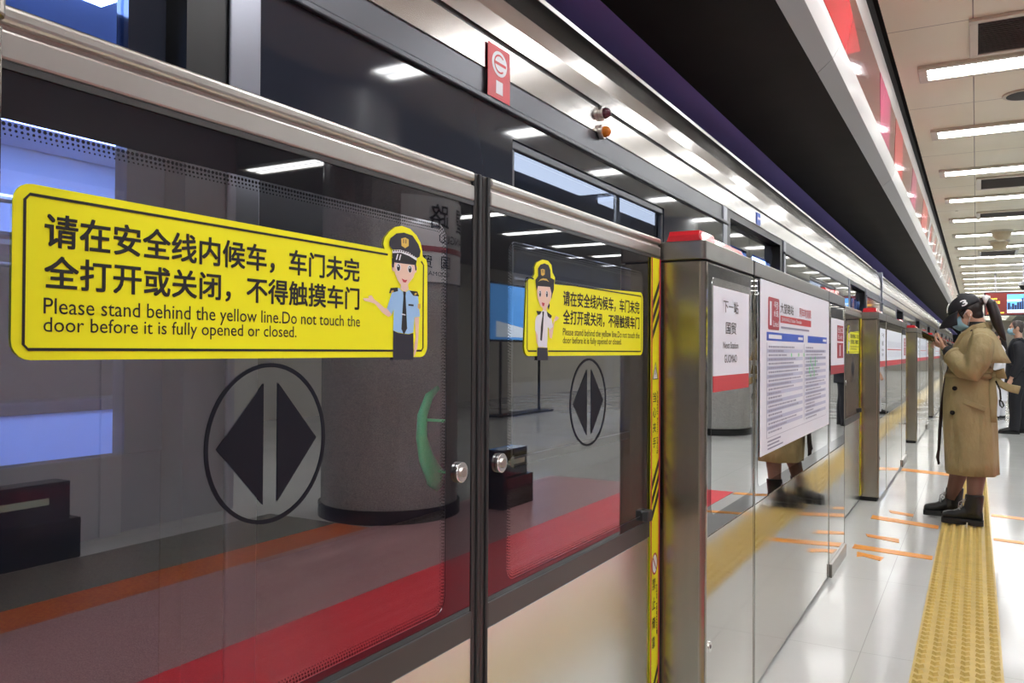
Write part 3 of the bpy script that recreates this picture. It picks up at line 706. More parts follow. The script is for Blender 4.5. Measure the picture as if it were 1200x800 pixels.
        for i, cells in {2: (.35, .45, .53), 3: (.64, .72), 4: (.64, .72), 5: (.66, .72), 6: (.62, .68), 7: (.62, .70), 8: (.64, .70)}.items():
            for q in cells: rect(mb, FX(X+.0012), U(q), U(q+.012), 1.268-i*.0167-.0075, 1.268-i*.0167+.0075)
        mb.build('table_mark', 'green', p)
    else:
        u0, u1 = y0+.67, y0+2.33
        mb = MB(); slab(mb, [(u0, 1.172), (u1, 1.172), (u1, 1.452), (u0, 1.452)], HX+.0006, .001); s2 = mb.build('route_map_sticker', 'paper', t, label='white route map sticker with a red lower band')
        mb = MB(); slab(mb, [(u0, 1.122), (u1, 1.122), (u1, 1.172), (u0, 1.172)], HX+.0006, .001); rect(mb, f, u0+.06, u1-.06, 1.268, 1.278); mb.build('red_band', 'red', s2)
        mb = MB()
        for i in range(22):
            q = u0+.08+i*(u1-u0-.16)/21; rect(mb, f, q, q+.012, 1.29, 1.35); rect(mb, f, q, q+.008, 1.20, 1.25)
        mb.build('route_text', 'greyink', s2)
    a, b = y0+2.44, y1-.06
    mb = MB(); slab(mb, [(a, 1.172), (b, 1.172), (b, 1.44), (a, 1.44)], HX+.0006, .001); s3 = mb.build('exit_sticker', 'paper', t, label='white sticker with two red boxes and a red lower band')
    mb = MB(); slab(mb, [(a, 1.122), (b, 1.122), (b, 1.172), (a, 1.172)], HX+.0006, .001); f = FX(HX+.0024)
    rect(mb, f, a+.22, b-.04, 1.312, 1.405); rect(mb, f, a+.22, b-.04, 1.212, 1.302); build_each(mb, 'red_box', 'dred', s3)
    mb = MB(); slab(mb, [(a, 1.445), (b-.05, 1.445), (b-.05, 1.50), (a, 1.50)], HX+.0006, .001); put_text(mb, '站台', a+.27, b-.10, 1.455, 1.49, FX(HX+.0024), .02); mb.build('sticker_lettering', 'black', s3)
    mb = MB(); f = FX(HX+.003); put_text(mb, '出口', a+.24, b-.06, 1.36, 1.395, f, .02); put_text(mb, 'Exit', a+.25, b-.08, 1.325, 1.35, f, .01); put_text(mb, '1', a+.31, a+.35, 1.225, 1.29, f, 0); build_each(mb, 'exit_lettering', 'white', s3)
    return t
h0 = housing(2.42, True, 'nearest steel door housing, with the large white timetable poster')
h1 = housing(2.42+PIT, False, 'second steel door housing from the camera, with a route map sticker')
for k in range(2, 9):
    c = copy_tree(h1); c.location.y += PIT*(k-1); c['label'] = '%s steel door housing along the platform, counted from the camera' % ORD[k]
hb = copy_tree(h1); hb.location.y -= PIT*2; hb['label'] = 'steel door housing to the left, outside the picture'

# ================================================================== TRAIN
TX = -1.13
M['tr_steel'] = mat('train_brushed_steel', (.74, .71, .67), .17, 1, bump=(1.3, .22, (1, .35, 1)), rvar=(9, .05, (1, .2, 8)))
M['tr_wavy'] = mat('train_wavy_steel', (.48, .46, .435), .19, 1, bump=(1.7, .55, (1, .8, 1)))
M['tr_band'] = mat('train_dark_band', (.024, .028, .042), .05, 0, .5, ior=1.5)
M['tr_dull'] = mat('train_dull_band', (.10, .105, .12), .32, .75)
M['tr_portal'] = mat('train_portal_steel', (.30, .31, .36), .3, 1)
M['tr_black'] = mat('train_black_rubber', (.006, .006, .007), .35)
M['tr_roof'] = mat('train_roof_grey', (.25, .25, .26), .5)
M['tr_trim'] = mat('train_trim', (.75, .72, .68), .3, 1)
M['tr_in'] = mat('train_interior_panel', (.62, .66, .80), .4)
M['tr_seat'] = mat('train_seat', (.10, .20, .55), .4)
M['tr_lamp'] = mat('train_lamp', (.8, .87, 1), .4, emit=20, ecol=(.85, .92, 1))
M['amber'] = mat('amber_lens', (.70, .20, .02), .2, 0, .5, coat=.5); M['dimred'] = mat('dark_red_lens', (.09, .015, .03), .2, 0, .5, coat=.5)
def car(y0, y1, doors, label, lamps):
    t = thing('train_car', label, 'train car', (TX-1.2, (y0+y1)/2, -1.2), 'cars of the metro train')
    dw = .72
    # spans between doors
    edges = []; p = y0
    for c in doors: edges.append((p, c-dw)); p = c+dw
    edges.append((p, y1))
    low, band, portal = MB(), MB(), MB()
    wins = []
    for a, b in edges:
        low.box(TX-.05, TX, a, b, -1.0, .861)
        if b-a > 1.6:
            m_ = (a+b)/2; wa, wb = max(a+.95, m_-.75), min(b-.95, m_+.75)
            if a > y0 and b < y1: wa, wb = a+1.0, b-.98
            if wb-wa > .5:
                wins.append((wa, wb))
                band.box(TX-.04, TX, a, wa, .86, 1.92); band.box(TX-.04, TX, wb, b, .86, 1.92); band.box(TX-.04, TX, wa, wb, .86, .92); band.box(TX-.04, TX, wa, wb, 1.84, 1.92)
            else: band.box(TX-.04, TX, a, b, .86, 1.92)
        else: band.box(TX-.04, TX, a, b, .86, 1.92)
        for q in (a, b-.07):
            portal.box(TX-.01, TX+.004, q, q+.07, 0, 1.995, .003)
    build_each(low, 'side_panel', 'tr_steel', t); build_each(band, 'window_band', 'tr_band', t); build_each(portal, 'door_frame', 'tr_portal', t)
    mb = MB(); mb.box(TX-.05, TX+.001, y0, y1, 1.995, 2.082, .002); mb.build('gutter_rail', 'tr_wavy', t)
    mb = MB()
    for a, b in edges: mb.box(TX-.05, TX-.003, a, b, 1.92, 1.995)
    build_each(mb, 'header_band', 'tr_dull', t)
    mb = MB(); 
    for a, b in edges: mb.box(TX-.04, TX+.012, a, b, 1.905, 1.922, .004)
    build_each(mb, 'drip_rail', 'tr_dull', t)
    mb = MB(); mb.box(TX-.05, TX-.012, y0, y1, 2.082, 2.100); mb.build('groove', 'tr_black', t)
    # cantrail curve and roof
    pr = [(TX-.004, 2.100), (TX-.004, 2.16), (TX-.012, 2.22), (TX-.032, 2.29), (TX-.065, 2.345), (TX-.105, 2.385)]
    mb = MB(); mb.rings([[(x, y, z) for x, z in pr] + [(TX-.14, y, 2.36), (TX-.06, y, 2.1)] for y in (y0, y1)]); mb.build('cantrail', 'tr_wavy', t, smooth=False)
    mb = MB(); mb.box(TX-.125, TX-.100, y0, y1, 2.378, 2.396, .002); mb.build('roof_trim', 'tr_trim', t)
    rp = [(TX-.12, 2.38), (TX-.35, 2.50), (TX-.8, 2.58), (TX-1.35, 2.60), (TX-2.0, 2.56), (TX-2.45, 2.42), (TX-2.6, 2.3), (TX-2.55, 2.25), (TX-1.3, 2.5), (TX-.2, 2.3)]
    mb = MB(); mb.rings([[(x, y, z) for x, z in rp] for y in (y0, y1)]); mb.build('roof', 'tr_roof', t)
    mb = MB(); mb.box(TX-2.6, TX-2.54, y0, y1, -1, 2.35); mb.box(TX-2.6, TX, y0, y0+.05, -1, 2.35); mb.box(TX-2.55, TX-.05, y1-.05, y1, -1, 2.35); mb.build('far_side', 'tr_in', t)
    mb = MB(); mb.box(TX-2.55, TX-.06, y0, y1, -1.05, -.0); mb.build('underframe', 'tr_black', t)
    mb = MB(); mb.box(TX-2.5, TX-.08, y0+.06, y1-.06, 2.12, 2.16); mb.build('inner_ceiling', 'tr_in', t)
    for a, b in edges:
        if b-a > 1.6:
            MB().box(TX-2.54, TX-2.53, a+.4, b-.4, .95, 1.75).build('far_window', 'frit', t)
    for c in doors: MB().box(TX-2.54, TX-2.53, c-.5, c-.05, .95, 1.75).build('far_door_window', 'frit', t); MB().box(TX-2.54, TX-2.53, c+.05, c+.5, .95, 1.75).build('far_door_window', 'frit', t)
    mb = MB()
    for a, b in [(y, y+1.15) for y in [y0+.3+1.4*i for i in range(int((y1-y0-.6)/1.4))]]:
        mb.box(TX-.75, TX-.58, a, b, 2.09, 2.119); mb.box(TX-2.0, TX-1.85, a, b, 2.09, 2.119)
    build_each(mb, 'interior_lamp', 'tr_lamp', t)
    mb = MB(); mb.tube([(TX-.55, y0+.3, 1.80), (TX-.55, y1-.3, 1.80)], .017, 10); mb.tube([(TX-2.0, y0+.3, 1.80), (TX-2.0, y1-.3, 1.80)], .017, 10)
    for c in doors:
        for q in (-1.0, 1.0): mb.tube([(TX-.5, c+q, .01), (TX-.5, c+q, 2.11)], .017, 10)
    build_each(mb, 'grab_rail', 'tr_trim', t)
    mb = MB()
    for a, b in edges:
        if b-a > 1.6: mb.box(TX-.50, TX-.07, a+.1, b-.1, .40, .46, .015); mb.box(TX-.12, TX-.06, a+.1, b-.1, .46, .84, .015); mb.box(TX-2.5, TX-2.08, a+.1, b-.1, .40, .46, .015)
    build_each(mb, 'bench_seat', 'tr_seat', t)
    for a, b in wins:
        wn = MB().box(TX-.030, TX-.022, a, b, .92, 1.84).build('window_pane', 'trainpane', t)
        mb = MB(); line = [(a, .92), (b, .92), (b, 1.84), (a, 1.84)]
        for q in ((a, b, .92, .945), (a, b, 1.815, 1.84), (a, a+.02, .945, 1.815), (b-.02, b, .945, 1.815)): mb.box(TX-.021, TX-.004, *q, .004)
        mb.build('window_rim', 'tr_dull', wn)
    for c in doors:
        dx = TX-.055
        mb = MB(); mb.box(TX-.06, TX-.004, c-dw, c+dw, 1.955, 1.995); mb.box(TX-.06, TX-.003, c-dw-.002, c-dw+.085, 0, 1.955); mb.box(TX-.06, TX-.003, c+dw-.085, c+dw+.002, 0, 1.955); build_each(mb, 'door_surround', 'tr_black', t)
        for s in (-1, 1):
            a, b = (c-dw+.085, c-.004) if s < 0 else (c+.004, c+dw-.085)
            d = MB().box(dx-.03, dx, a, b, 0, 1.08, .003); 
            d.box(dx-.03, dx, a, a+.07, 1.08, 1.955); d.box(dx-.03, dx, b-.07, b, 1.08, 1.955); d.box(dx-.03, dx, a+.07, b-.07, 1.84, 1.955)
            d = d.build('door_leaf', 'tr_band', t)
            MB().box(dx-.020, dx-.012, a+.07, b-.07, 1.08, 1.84).build('door_window', 'doorpane', d)
    # bogie line
    mb = MB()
    for q in (y0+2.2, y1-2.2):
        for dy in (-1, 1): mb.cyl((TX-.5, q+dy, -.85), (1, 0, 0), .38, .12, 24)
    build_each(mb, 'wheel', 'tr_black', t)
    for (ly) in lamps:
        for z, m_ in ((2.066, 'dimred'), (2.002, 'amber')):
            mb = MB(); mb.cyl((TX+.008, ly, z), (1, 0, 0), .026, .016, 24); l = mb.build('marker_lamp', 'tr_trim', t, bevel=.003)
            mb = MB(); mb.ell((TX+.018, ly+.002, z), (.022, .019, .019)); mb.build('lens', m_, l, smooth=True)
    return t
c1 = car(-7.2, 12.12, (-4.7, .27, 4.97, 9.73), 'nearest steel train car, with a red badge and amber lamp above its windows', (2.60,))
c2 = car(12.36, 31.6, (15.37, 20.2, 25.0, 29.4), 'train car beyond the dark gap between the cars', ())
c3 = copy_tree(c2); c3.location.y += 19.48; c3['label'] = 'farthest train car, a thin sliver ahead of the cap visor'
mb = MB(); mb.box(TX-2.3, TX-.16, 12.13, 12.35, -.6, 2.3); tag(mb.build('gangway_bellows', 'tr_black'), 'black bellows in the gap between the two train cars', 'train gangway')
# badge on the near car
X = TX+.0065
mb = MB(); slab(mb, [(1.845, 1.925), (1.962, 1.925), (1.962, 2.068), (1.845, 2.068)], TX+.005, .0015); bd = mb.build('line_badge', 'red', c1, label='red badge with a round white line emblem')
mb = MB(); cy, cz = 1.904, 2.022; X = TX+.0072
mb.poly([(X, cy+.040*math.cos(k*.2094), cz+.034*math.sin(k*.2094)) for k in range(30)]); rect(mb, FX(X), cy-.018, cy+.018, 1.94, 1.975); mb.build('badge_emblem', 'white', bd)
mb = MB(); line_loop(mb, [(cy+.027*math.cos(k*.2094), cz+.023*math.sin(k*.2094)) for k in range(4, 27)], X+.0004, .005, False); rect(mb, FX(X+.0004), cy-.03, cy+.034, cz-.004, cz+.004); mb.build('emblem_mark', 'red', bd)
mb = MB(); slab(mb, [(4.90, 2.0), (5.0, 2.0), (5.0, 2.072), (4.90, 2.072)], TX+.003, .0015); nb = mb.build('number_plate', 'blue', c1, label='small blue number plate above the door')
mb = MB(); rect(mb, FX(TX+.006), 4.915, 4.985, 2.03, 2.045); mb.build('plate_mark', 'white', nb)

# ================================================================== PLATFORM FURNITURE SEEN MIRRORED
M['black_base'] = mat('black_column_base', (.01, .01, .01), .2)
M['signwhite'] = mat('column_sign_white', (.62, .62, .62), .35); M['signred'] = mat('column_sign_red', (.30, .06, .06), .35)
def column(cx, cy, r, label, sign):
    t = thing('granite_column', label, 'column', (cx, cy, 0), 'round columns on the platform')
    MB().cyl((cx, cy, 1.69), (0, 0, 1), r, 3.22, 48).build('shaft', 'granite', t, bevel=.005)
    MB().cyl((cx, cy, .05), (0, 0, 1), r+.02, .1, 48).build('base', 'black_base', t)
    if sign:
        def fc(off): return lambda u, v: (cx-(r+off)*math.cos((u+.09)/r), cy-(r+off)*math.sin((u+.09)/r), v)
        def curved(mb, u0, u1, v0, v1, off, n=24):
            f = fc(off); g = fc(off-.006)
            mb.strip([f(u0+(u1-u0)*i/n, v0) for i in range(n+1)], [f(u0+(u1-u0)*i/n, v1) for i in range(n+1)])
            for v in (v0, v1): mb.strip([f(u0+(u1-u0)*i/n, v) for i in range(n+1)], [g(u0+(u1-u0)*i/n, v) for i in range(n+1)])
        mb = MB(); curved(mb, -.92, .32, 1.74, 2.36, .012); s = mb.build('name_sign', 'signwhite', t, label='white curved station name band')
        mb = MB(); curved(mb, -.92, .32, 1.96, 2.00, .016); mb.build('red_line', 'signred', s)
        f = fc(.018); mb = MB()
        for ch, u in (('大', -.66), ('望', -.38), ('路', -.08)): put_text(mb, ch, u, u+.19, 2.13, 2.31, f, .02)
        put_text(mb, 'DAWANGLU', -.56, .02, 2.03, 2.09, f, .005)
        for ch, u in (('四', -.80), ('惠', -.66), ('国', -.10), ('贸', .08)): put_text(mb, ch, u, u+.10, 1.84, 1.93, f, .02)
        put_text(mb, 'GUOMAO', -.09, .16, 1.785, 1.815, f, 0); put_text(mb, 'SIHUI', -.79, -.60, 1.785, 1.815, f, 0)
        mb.build('sign_lettering', 'black', s)
    return t
column(2.25, 5.05, .52, 'round grey granite column with a curved station name sign, mirrored in the left door', True)
column(2.05, 12.5, .50, 'round grey granite column on a black base, mirrored below the next-station sticker', False)
column(2.25, 19.6, .50, 'farther round granite column mirrored in the steel housings', False)
# low exit sign box on the floor by the room block
M['pale_green'] = mat('exit_arrow_pale', (.45, .52, .40), .4)
def arrow_box(x, y, w_, label):
    t = thing('exit_sign_box', label, 'exit sign', (x, y, 0), 'low exit sign boxes on the floor')
    MB().box(x, x+.22, y-w_/2, y+w_/2, 0, .24, .006).build('plinth', 'black_base', t)
    MB().box(x+.03, x+.18, y-w_/2+.05, y+w_/2-.05, .24, .46, .006).build('sign_panel', 'frit', t)
    X = x+.027; mb = MB(); a = w_*.3
    mb.poly([(X, y+a, .335), (X, y-a*.2, .335), (X, y-a*.2, .30), (X, y-a, .355), (X, y-a*.2, .41), (X, y-a*.2, .375), (X, y+a, .375)]); mb.build('arrow', 'pale_green', t)
    return t
arrow_box(2.96, 2.55, .9, 'low dark exit sign box by the grey wall, mirrored at the left edge')
arrow_box(1.50, 5.75, .5, 'small dark exit sign box by the column, mirrored beside the chrome lock')

# ---- hanging screens
M['scr_red'] = mat('screen_red', (.12, .015, .012), .3, emit=.5, ecol=(.16, .018, .014))
M['scr_yel'] = mat('screen_yellow', (.8, .5, .05), .3, emit=1.0, ecol=(1, .55, .08))
M['scr_sky'] = mat('screen_sky', (.1, .35, .85), .3, emit=.9, ecol=(.12, .42, .95))
M['scr_pale'] = mat('screen_pale', (.7, .8, .9), .3, emit=.9, ecol=(.75, .85, .98))
M['scr_dark'] = mat('screen_dark', (.02, .03, .08), .3, emit=.3, ecol=(.03, .05, .12))
M['bezel'] = mat('screen_bezel', (.015, .015, .017), .4)
def screen(x, y, z, w_, h, label, split):
    t = thing('hanging_screen', label, 'screen', (x, y, z), 'screens hanging over the platform')
    MB().box(x-w_/2, x+w_/2, y, y+.1, z-h/2, z+h/2, .01).build('casing', 'bezel', t)
    mb = MB(); mb.box(x-.5*w_*.6-.02, x-.5*w_*.6+.02, y+.03, y+.07, z+h/2, 3.3); mb.box(x+.5*w_*.6-.02, x+.5*w_*.6+.02, y+.03, y+.07, z+h/2, 3.3); build_each(mb, 'hanger', 'alu', t)
    Y = y-.004; a, b, c, d = x-w_/2+.03, x+w_/2-.03, z-h/2+.03, z+h/2-.03
    P = lambda u0, u1, v0, v1, q=0: [(a+(b-a)*u0, Y-q, c+(d-c)*v0), (a+(b-a)*u1, Y-q, c+(d-c)*v0), (a+(b-a)*u1, Y-q, c+(d-c)*v1), (a+(b-a)*u0, Y-q, c+(d-c)*v1)]
    mb = MB(); mb.poly(P(0, split, 0, 1)); 
    if split < 1: mb.poly(P(split, 1, 0, .08)); mb.poly(P(split, 1, .92, 1))
    mb.build('red_display', 'scr_red', t)
    mb = MB()
    for q in ((.12*split, .7*split, .50, .62), (.2*split, .5*split, .28, .38), (.25*split, .55*split, .70, .76), (.1*split, .9*split, .06, .12)):
        n = 4
        for i in range(n): u0 = q[0]+(q[1]-q[0])*i/n; mb.poly(P(u0, u0+(q[1]-q[0])/n*.8, q[2], q[3], .003))
    mb.build('yellow_rows', 'scr_yel', t)
    if split < 1:
        mb = MB(); mb.poly(P(split, 1, .08, .92)); mb.build('picture_sky', 'scr_sky', t)
        mb = MB(); rn = random.Random(2)
        mb.poly(P(split, 1, .08, .22, .002)); mb.poly(P(split, 1, .60, .68, .001)); mb.build('picture_cloud', 'scr_pale', t)
        mb = MB(); u = split+.01
        while u < .98:
            l = rn.uniform(.02, .05); hh = rn.uniform(.35, .55)+.35*math.exp(-((u-(split+1)/2)/.10)**2); mb.poly(P(u, min(u+l, .99), .22, min(hh, .88), .003)); u += l+.004
        mb.build('picture_city', 'scr_dark', t)
    return t
screen(.80, 24.4, 2.50, 1.25, .62, 'hanging screen with red list and blue city picture, above the man in black', .40)
def ad_screen(x, y, z, w_, h, label):
    t = thing('blue_advert_screen', label, 'screen', (x, y, z))
    MB().box(x, x+.1, y-w_/2, y+w_/2, z-h/2, z+h/2, .01).build('casing', 'bezel', t); X = x-.004
    mb = MB(); rect(mb, FX(X), y-w_/2+.04, y+w_/2-.04, z-h/2+.04, z+h/2-.04); mb.build('blue_picture', 'scr_sky', t)
    mb = MB(); mb.poly([(X-.002, y-w_*.4, z-h*.42), (X-.002, y+w_*.4, z-h*.42), (X-.002, y+w_*.4, z-h*.1), (X-.002, y, z-h*.25), (X-.002, y-w_*.4, z-h*.15)]); mb.build('pale_shape', 'scr_pale', t)
    mb = MB(); mb.box(x+.03, x+.07, y-w_*.3-.02, y-w_*.3+.02, 0, z-h/2); mb.box(x+.03, x+.07, y+w_*.3-.02, y+w_*.3+.02, 0, z-h/2); mb.box(x-.15, x+.25, y-w_*.4, y+w_*.4, 0, .04); mb.build('stand', 'bezel', t)
ad_screen(6.0, 14.0, 1.95, 2.6, 1.1, 'blue advertising screen on the inner platform, mirrored beside the female attendant')
# ---- dome camera
t = thing('dome_camera', 'small white and black dome camera on the ceiling above the hanging screen', 'camera', (.86, 20.0, 3.3))
MB().cyl((.86, 20, 2.99), (0, 0, 1), .02, .62, 12).build('stem', 'white', t); MB().cyl((.86, 20, 2.68), (0, 0, 1), .10, .08, 24).build('housing', 'white', t, bevel=.01)
mb = MB(); mb.ell((.86, 20, 2.64), (.085, .085, .09)); mb.build('dome', 'bezel', t, smooth=True)

# ================================================================== PEOPLE
M['skin'] = mat('skin', (.62, .36, .25), .5, noise=(8, .06)); M['tights'] = mat('brown_tights', (.19, .10, .072), .6)
M['hair'] = mat('dark_hair', (.018, .011, .009), .38, noise=(60, .3, (1, 1, .2))); M['hair_grey'] = mat('short_grey_hair', (.07, .055, .05), .6, noise=(90, .5))
M['coat'] = mat('khaki_coat', (.315, .245, .115), .75, noise=(5, .14), bump=(6.5, 1.0, (1.3, 1.3, .5), .045))
M['coat_in'] = mat('khaki_coat_dark', (.26, .20, .09), .75)  # slightly darker khaki, used on the belt
M['cap'] = mat('black_cap', (.010, .010, .014), .7); M['mask'] = mat('blue_mask', (.33, .55, .66), .7); M['maskw'] = mat('white_cord', (.8, .8, .8), .6)
M['sweater'] = mat('black_knit', (.012, .012, .013), .85, bump=(120, .3)); M['scarf'] = mat('dark_brown_knit', (.030, .014, .012), .9, bump=(80, .4))
M['boot'] = mat('black_leather', (.012, .012, .012), .3, 0, .5, noise=(20, .3)); M['sole'] = mat('black_rubber_sole', (.012, .012, .012), .6)
M['lace'] = mat('boot_lace', (.30, .30, .30), .6); M['button'] = mat('dark_button', (.015, .012, .01), .25)
M['phone'] = mat('black_phone', (.012, .012, .014), .15, 0, .6); M['phscr'] = mat('phone_screen', (.25, .3, .35), .1, emit=.5, ecol=(.5, .6, .7))
M['jacket'] = mat('black_jacket', (.008, .009, .014), .7); M['trou'] = mat('black_trousers', (.008, .008, .012), .75); M['pack'] = mat('grey_backpack', (.035, .035, .038), .7)
M['whitecloth'] = mat('white_cloth', (.72, .72, .76), .8); M['lip'] = mat('lip', (.45, .13, .12), .5); M['eye'] = mat('eye_white', (.7, .7, .7), .3)

class Fig:
    """local frame: figure faces -x; its left side is -y; feet at z 0"""
    def __init__(s, name, label, loc, group=None):
        s.t = thing(name, label, 'person', loc, group); s.o = Vector(loc)
    def add(s, mb, name, m, parent=None, voxel=None, smooth=0, sm=True, label=None, solid=0):
        bmesh.ops.translate(mb.bm, vec=s.o, verts=mb.bm.verts)
        p = parent or s.t; ob = mb.build(name, m, p, smooth=sm, label=label, solid=solid)
        if voxel: bake(ob, voxel, smooth)
        return ob
def ringz(z, x0, x1, hw, yc=0, n=40, amp=0, k=9, ph=0, p=2.3):
    out = []
    for i in range(n):
        a = 2*math.pi*i/n; ca, sa = math.cos(a), math.sin(a)
        q = (abs(ca)**p+abs(sa)**p)**(-1/p)*(1+amp*math.sin(k*a+ph))
        out.append(((x0+x1)/2+(x1-x0)/2*ca*q, yc+hw*sa*q, z))
    return out
def head(mb, c, tilt, s=1.0):
    """head centred at c; tilt = nod angle (deg, positive looks down)"""
    rt = Matrix.Rotation(R(-tilt), 4, 'Y'); c = Vector(c)
    T = lambda p: c+(rt @ (Vector(p)*s))
    b = MB()
    b.ell(T((.012, 0, .025)), Vector((.094, .074, .098))*s, rt.to_3x3()); b.ell(T((-.028, 0, -.040)), Vector((.062, .058, .070))*s, rt.to_3x3())
    b.ell(T((-.058, 0, -.082)), Vector((.030, .034, .026))*s, rt.to_3x3())            # chin
    b.tube([T((-.082, 0, .012)), T((-.100, 0, -.020)), T((-.108, 0, -.034)), T((-.088, 0, -.042))], [.009*s, .012*s, .014*s, .010*s], 10)   # nose
    b.ell(T((-.078, 0, .036)), Vector((.018, .050, .012))*s, rt.to_3x3())              # brow
    b.ell(T((-.082, 0, -.064)), Vector((.012, .022, .009))*s, rt.to_3x3())             # mouth
    for sd in (-1, 1):
        b.ell(T((.018, sd*.076, .0)), Vector((.020, .008, .032))*s, rt.to_3x3()); b.ell(T((.010, sd*.079, -.022)), Vector((.010, .007, .014))*s, rt.to_3x3())
        b.ell(T((-.062, sd*.038, -.012)), Vector((.026, .022, .024))*s, rt.to_3x3())   # cheek
    t = bpy.data.meshes.new('t'); b.bm.to_mesh(t); b.bm.free(); mb.bm.from_mesh(t); bpy.data.meshes.remove(t)
    return T, rt
def hand(mb, wrist, d, n, curl, s=1.0, thumb=1):
    """palm from wrist along d; n = direction the palm faces; curl degrees per joint; thumb side = +-(d x n)"""
    d = Vector(d).normalized(); n = Vector(n); n = (n-d*n.dot(d)).normalized(); e = d.cross(n)*thumb; w_ = Vector(wrist)
    mb.tube([w_-d*.02*s, w_+d*.02*s, w_+d*.055*s, w_+d*.085*s], [(.017*s, .024*s), (.016*s, .032*s), (.014*s, .038*s), (.011*s, .037*s)], 12, flat=n)
    for k, (off, ln) in enumerate(((.029, .068), (.010, .076), (-.010, .071), (-.028, .056))):
        p = w_+d*.080*s+e*off*s; pts = [p-d*.012*s, p]; ang = 0; q = p
        for f in (.45, .32, .25):
            ang += curl[k] if isinstance(curl, (list, tuple)) else curl
            dd = d*math.cos(R(ang))+n*math.sin(R(ang)); q = q+dd*ln*f*s; pts.append(q.copy())
        mb.tube(pts, [.0092*s, .0092*s, .0086*s, .0078*s, .0062*s], 8)
    b = w_+d*.022*s+e*.028*s
    mb.tube([b-e*.008*s, b+(e*.6+d*.6+n*.25)*.034*s, b+(e*.65+d*1.15+n*.5)*.050*s, b+(e*.55+d*1.6+n*.75)*.058*s], [.013*s, .0115*s, .0095*s, .007*s], 8)

# ---------------- woman in the khaki coat
W = Fig('person', 'person in a long khaki coat and black cap looking down at a phone', (0, 6.86, .0170))
b = MB()
Th, rh = head(b, (-.062, 0, 1.512), 24, 1.0)
b.tube([(.035, 0, 1.34), (.018, 0, 1.42), (-.015, 0, 1.49)], [.058, .052, .055], 14)
b.tube([(.02, 0, .95), (.0, 0, 1.10), (.01, 0, 1.25), (.03, 0, 1.34)], [(.09, .14), (.085, .125), (.09, .15), (.06, .10)], 16, flat=(1, 0, 0))
b.tube([(-.02, 0, .80), (0, 0, .95)], [(.10, .155), (.09, .14)], 16, flat=(1, 0, 0))
# legs: far leg a little ahead, near leg below the coat
for sy, hip, knee, ank in ((-1, (.0, -.09, .86), (-.01, -.10, .47), (-.018, -.12, .12)), (1, (-.03, .09, .86), (-.10, .11, .47), (-.165, .14, .12))):
    hip, knee, ank = Vector(hip), Vector(knee), Vector(ank)
    b.tube([hip, hip.lerp(knee, .5), knee, knee.lerp(ank, .25)+Vector((.014, 0, 0)), knee.lerp(ank, .6)+Vector((.006, 0, 0)), ank], [.085, .072, .056, .060, .047, .036], 14)
# arms
SL, EL, WL = Vector((.03, -.175, 1.31)), Vector((-.035, -.215, 1.115)), Vector((-.195, -.075, 1.255))
SR, ER, WR = Vector((.03, .175, 1.31)), Vector((-.06, .215, 1.13)), Vector((-.205, .055, 1.275))
for S_, E_, W_ in ((SL, EL, WL), (SR, ER, WR)):
    b.tube([S_, S_.lerp(E_, .5), E_, E_.lerp(W_, .5), W_], [.05, .045, .040, .034, .025], 12)
PD_ = Vector((-.80, .34, .50)).normalized()       # long axis of the phone
hand(b, WL, (-.72, .25, .62), (.15, .35, .92), (26, 24, 22, 22), .98, thumb=-1)
hand(b, WR, (-.70, -.45, .42), (.20, -.55, -.75), (18, 40, 48, 52), .98, thumb=1)
W.add(b, 'body', 'skin', voxel=.0045, smooth=2)
# tights (lower legs)
b = MB()
for K, A in ((Vector((-.01, -.10, .47)), Vector((-.018, -.12, .12))), (Vector((-.10, .11, .47)), Vector((-.165, .14, .12)))):
    b.tube([K, K.lerp(A, .25)+Vector((.014, 0, 0)), K.lerp(A, .6)+Vector((.006, 0, 0)), A.lerp(K, .04)], [.063, .066, .053, .043], 16)
W.add(b, 'tights', 'tights')
# coat: body
b = MB(); HW = [(.355, -.200, .140, .212, .050), (.45, -.205, .137, .209, .046), (.60, -.214, .132, .203, .038), (.75, -.219, .128, .198, .028), (.90, -.216, .115, .195, .018), (1.00, -.206, .100, .185, .010), (1.06, -.198, .095, .18, .012), (1.12, -.18, .105, .185, .012), (1.20, -.155, .118, .20, .006), (1.28, -.13, .125, .205, 0), (1.335, -.105, .115, .19, 0), (1.375, -.085, .095, .145, 0), (1.41, -.06, .075, .085, 0)]
b.rings([ringz(z, x0, x1, hw, 0, 56, am, 7, z*2.0) for z, x0, x1, hw, am in HW])
ct = W.add(b, 'coat', 'coat', label='long khaki trench coat')
# lapels / collar of the coat
b = MB()
for sd in (-1, 1):
    b.tube([(.055, sd*.06, 1.425), (-.01, sd*.105, 1.40), (-.075, sd*.095, 1.34), (-.13, sd*.06, 1.24), (-.165, sd*.04, 1.17)], [(.010, .028), (.012, .036), (.012, .042), (.010, .036), (.006, .012)], 10, flat=(0, sd, 0))
b.tube([(.055, -.06, 1.425), (.088, 0, 1.43), (.055, .06, 1.425)], [(.012, .03)]*3, 10, flat=(1, 0, .3))
W.add(b, 'lapel', 'coat', ct)
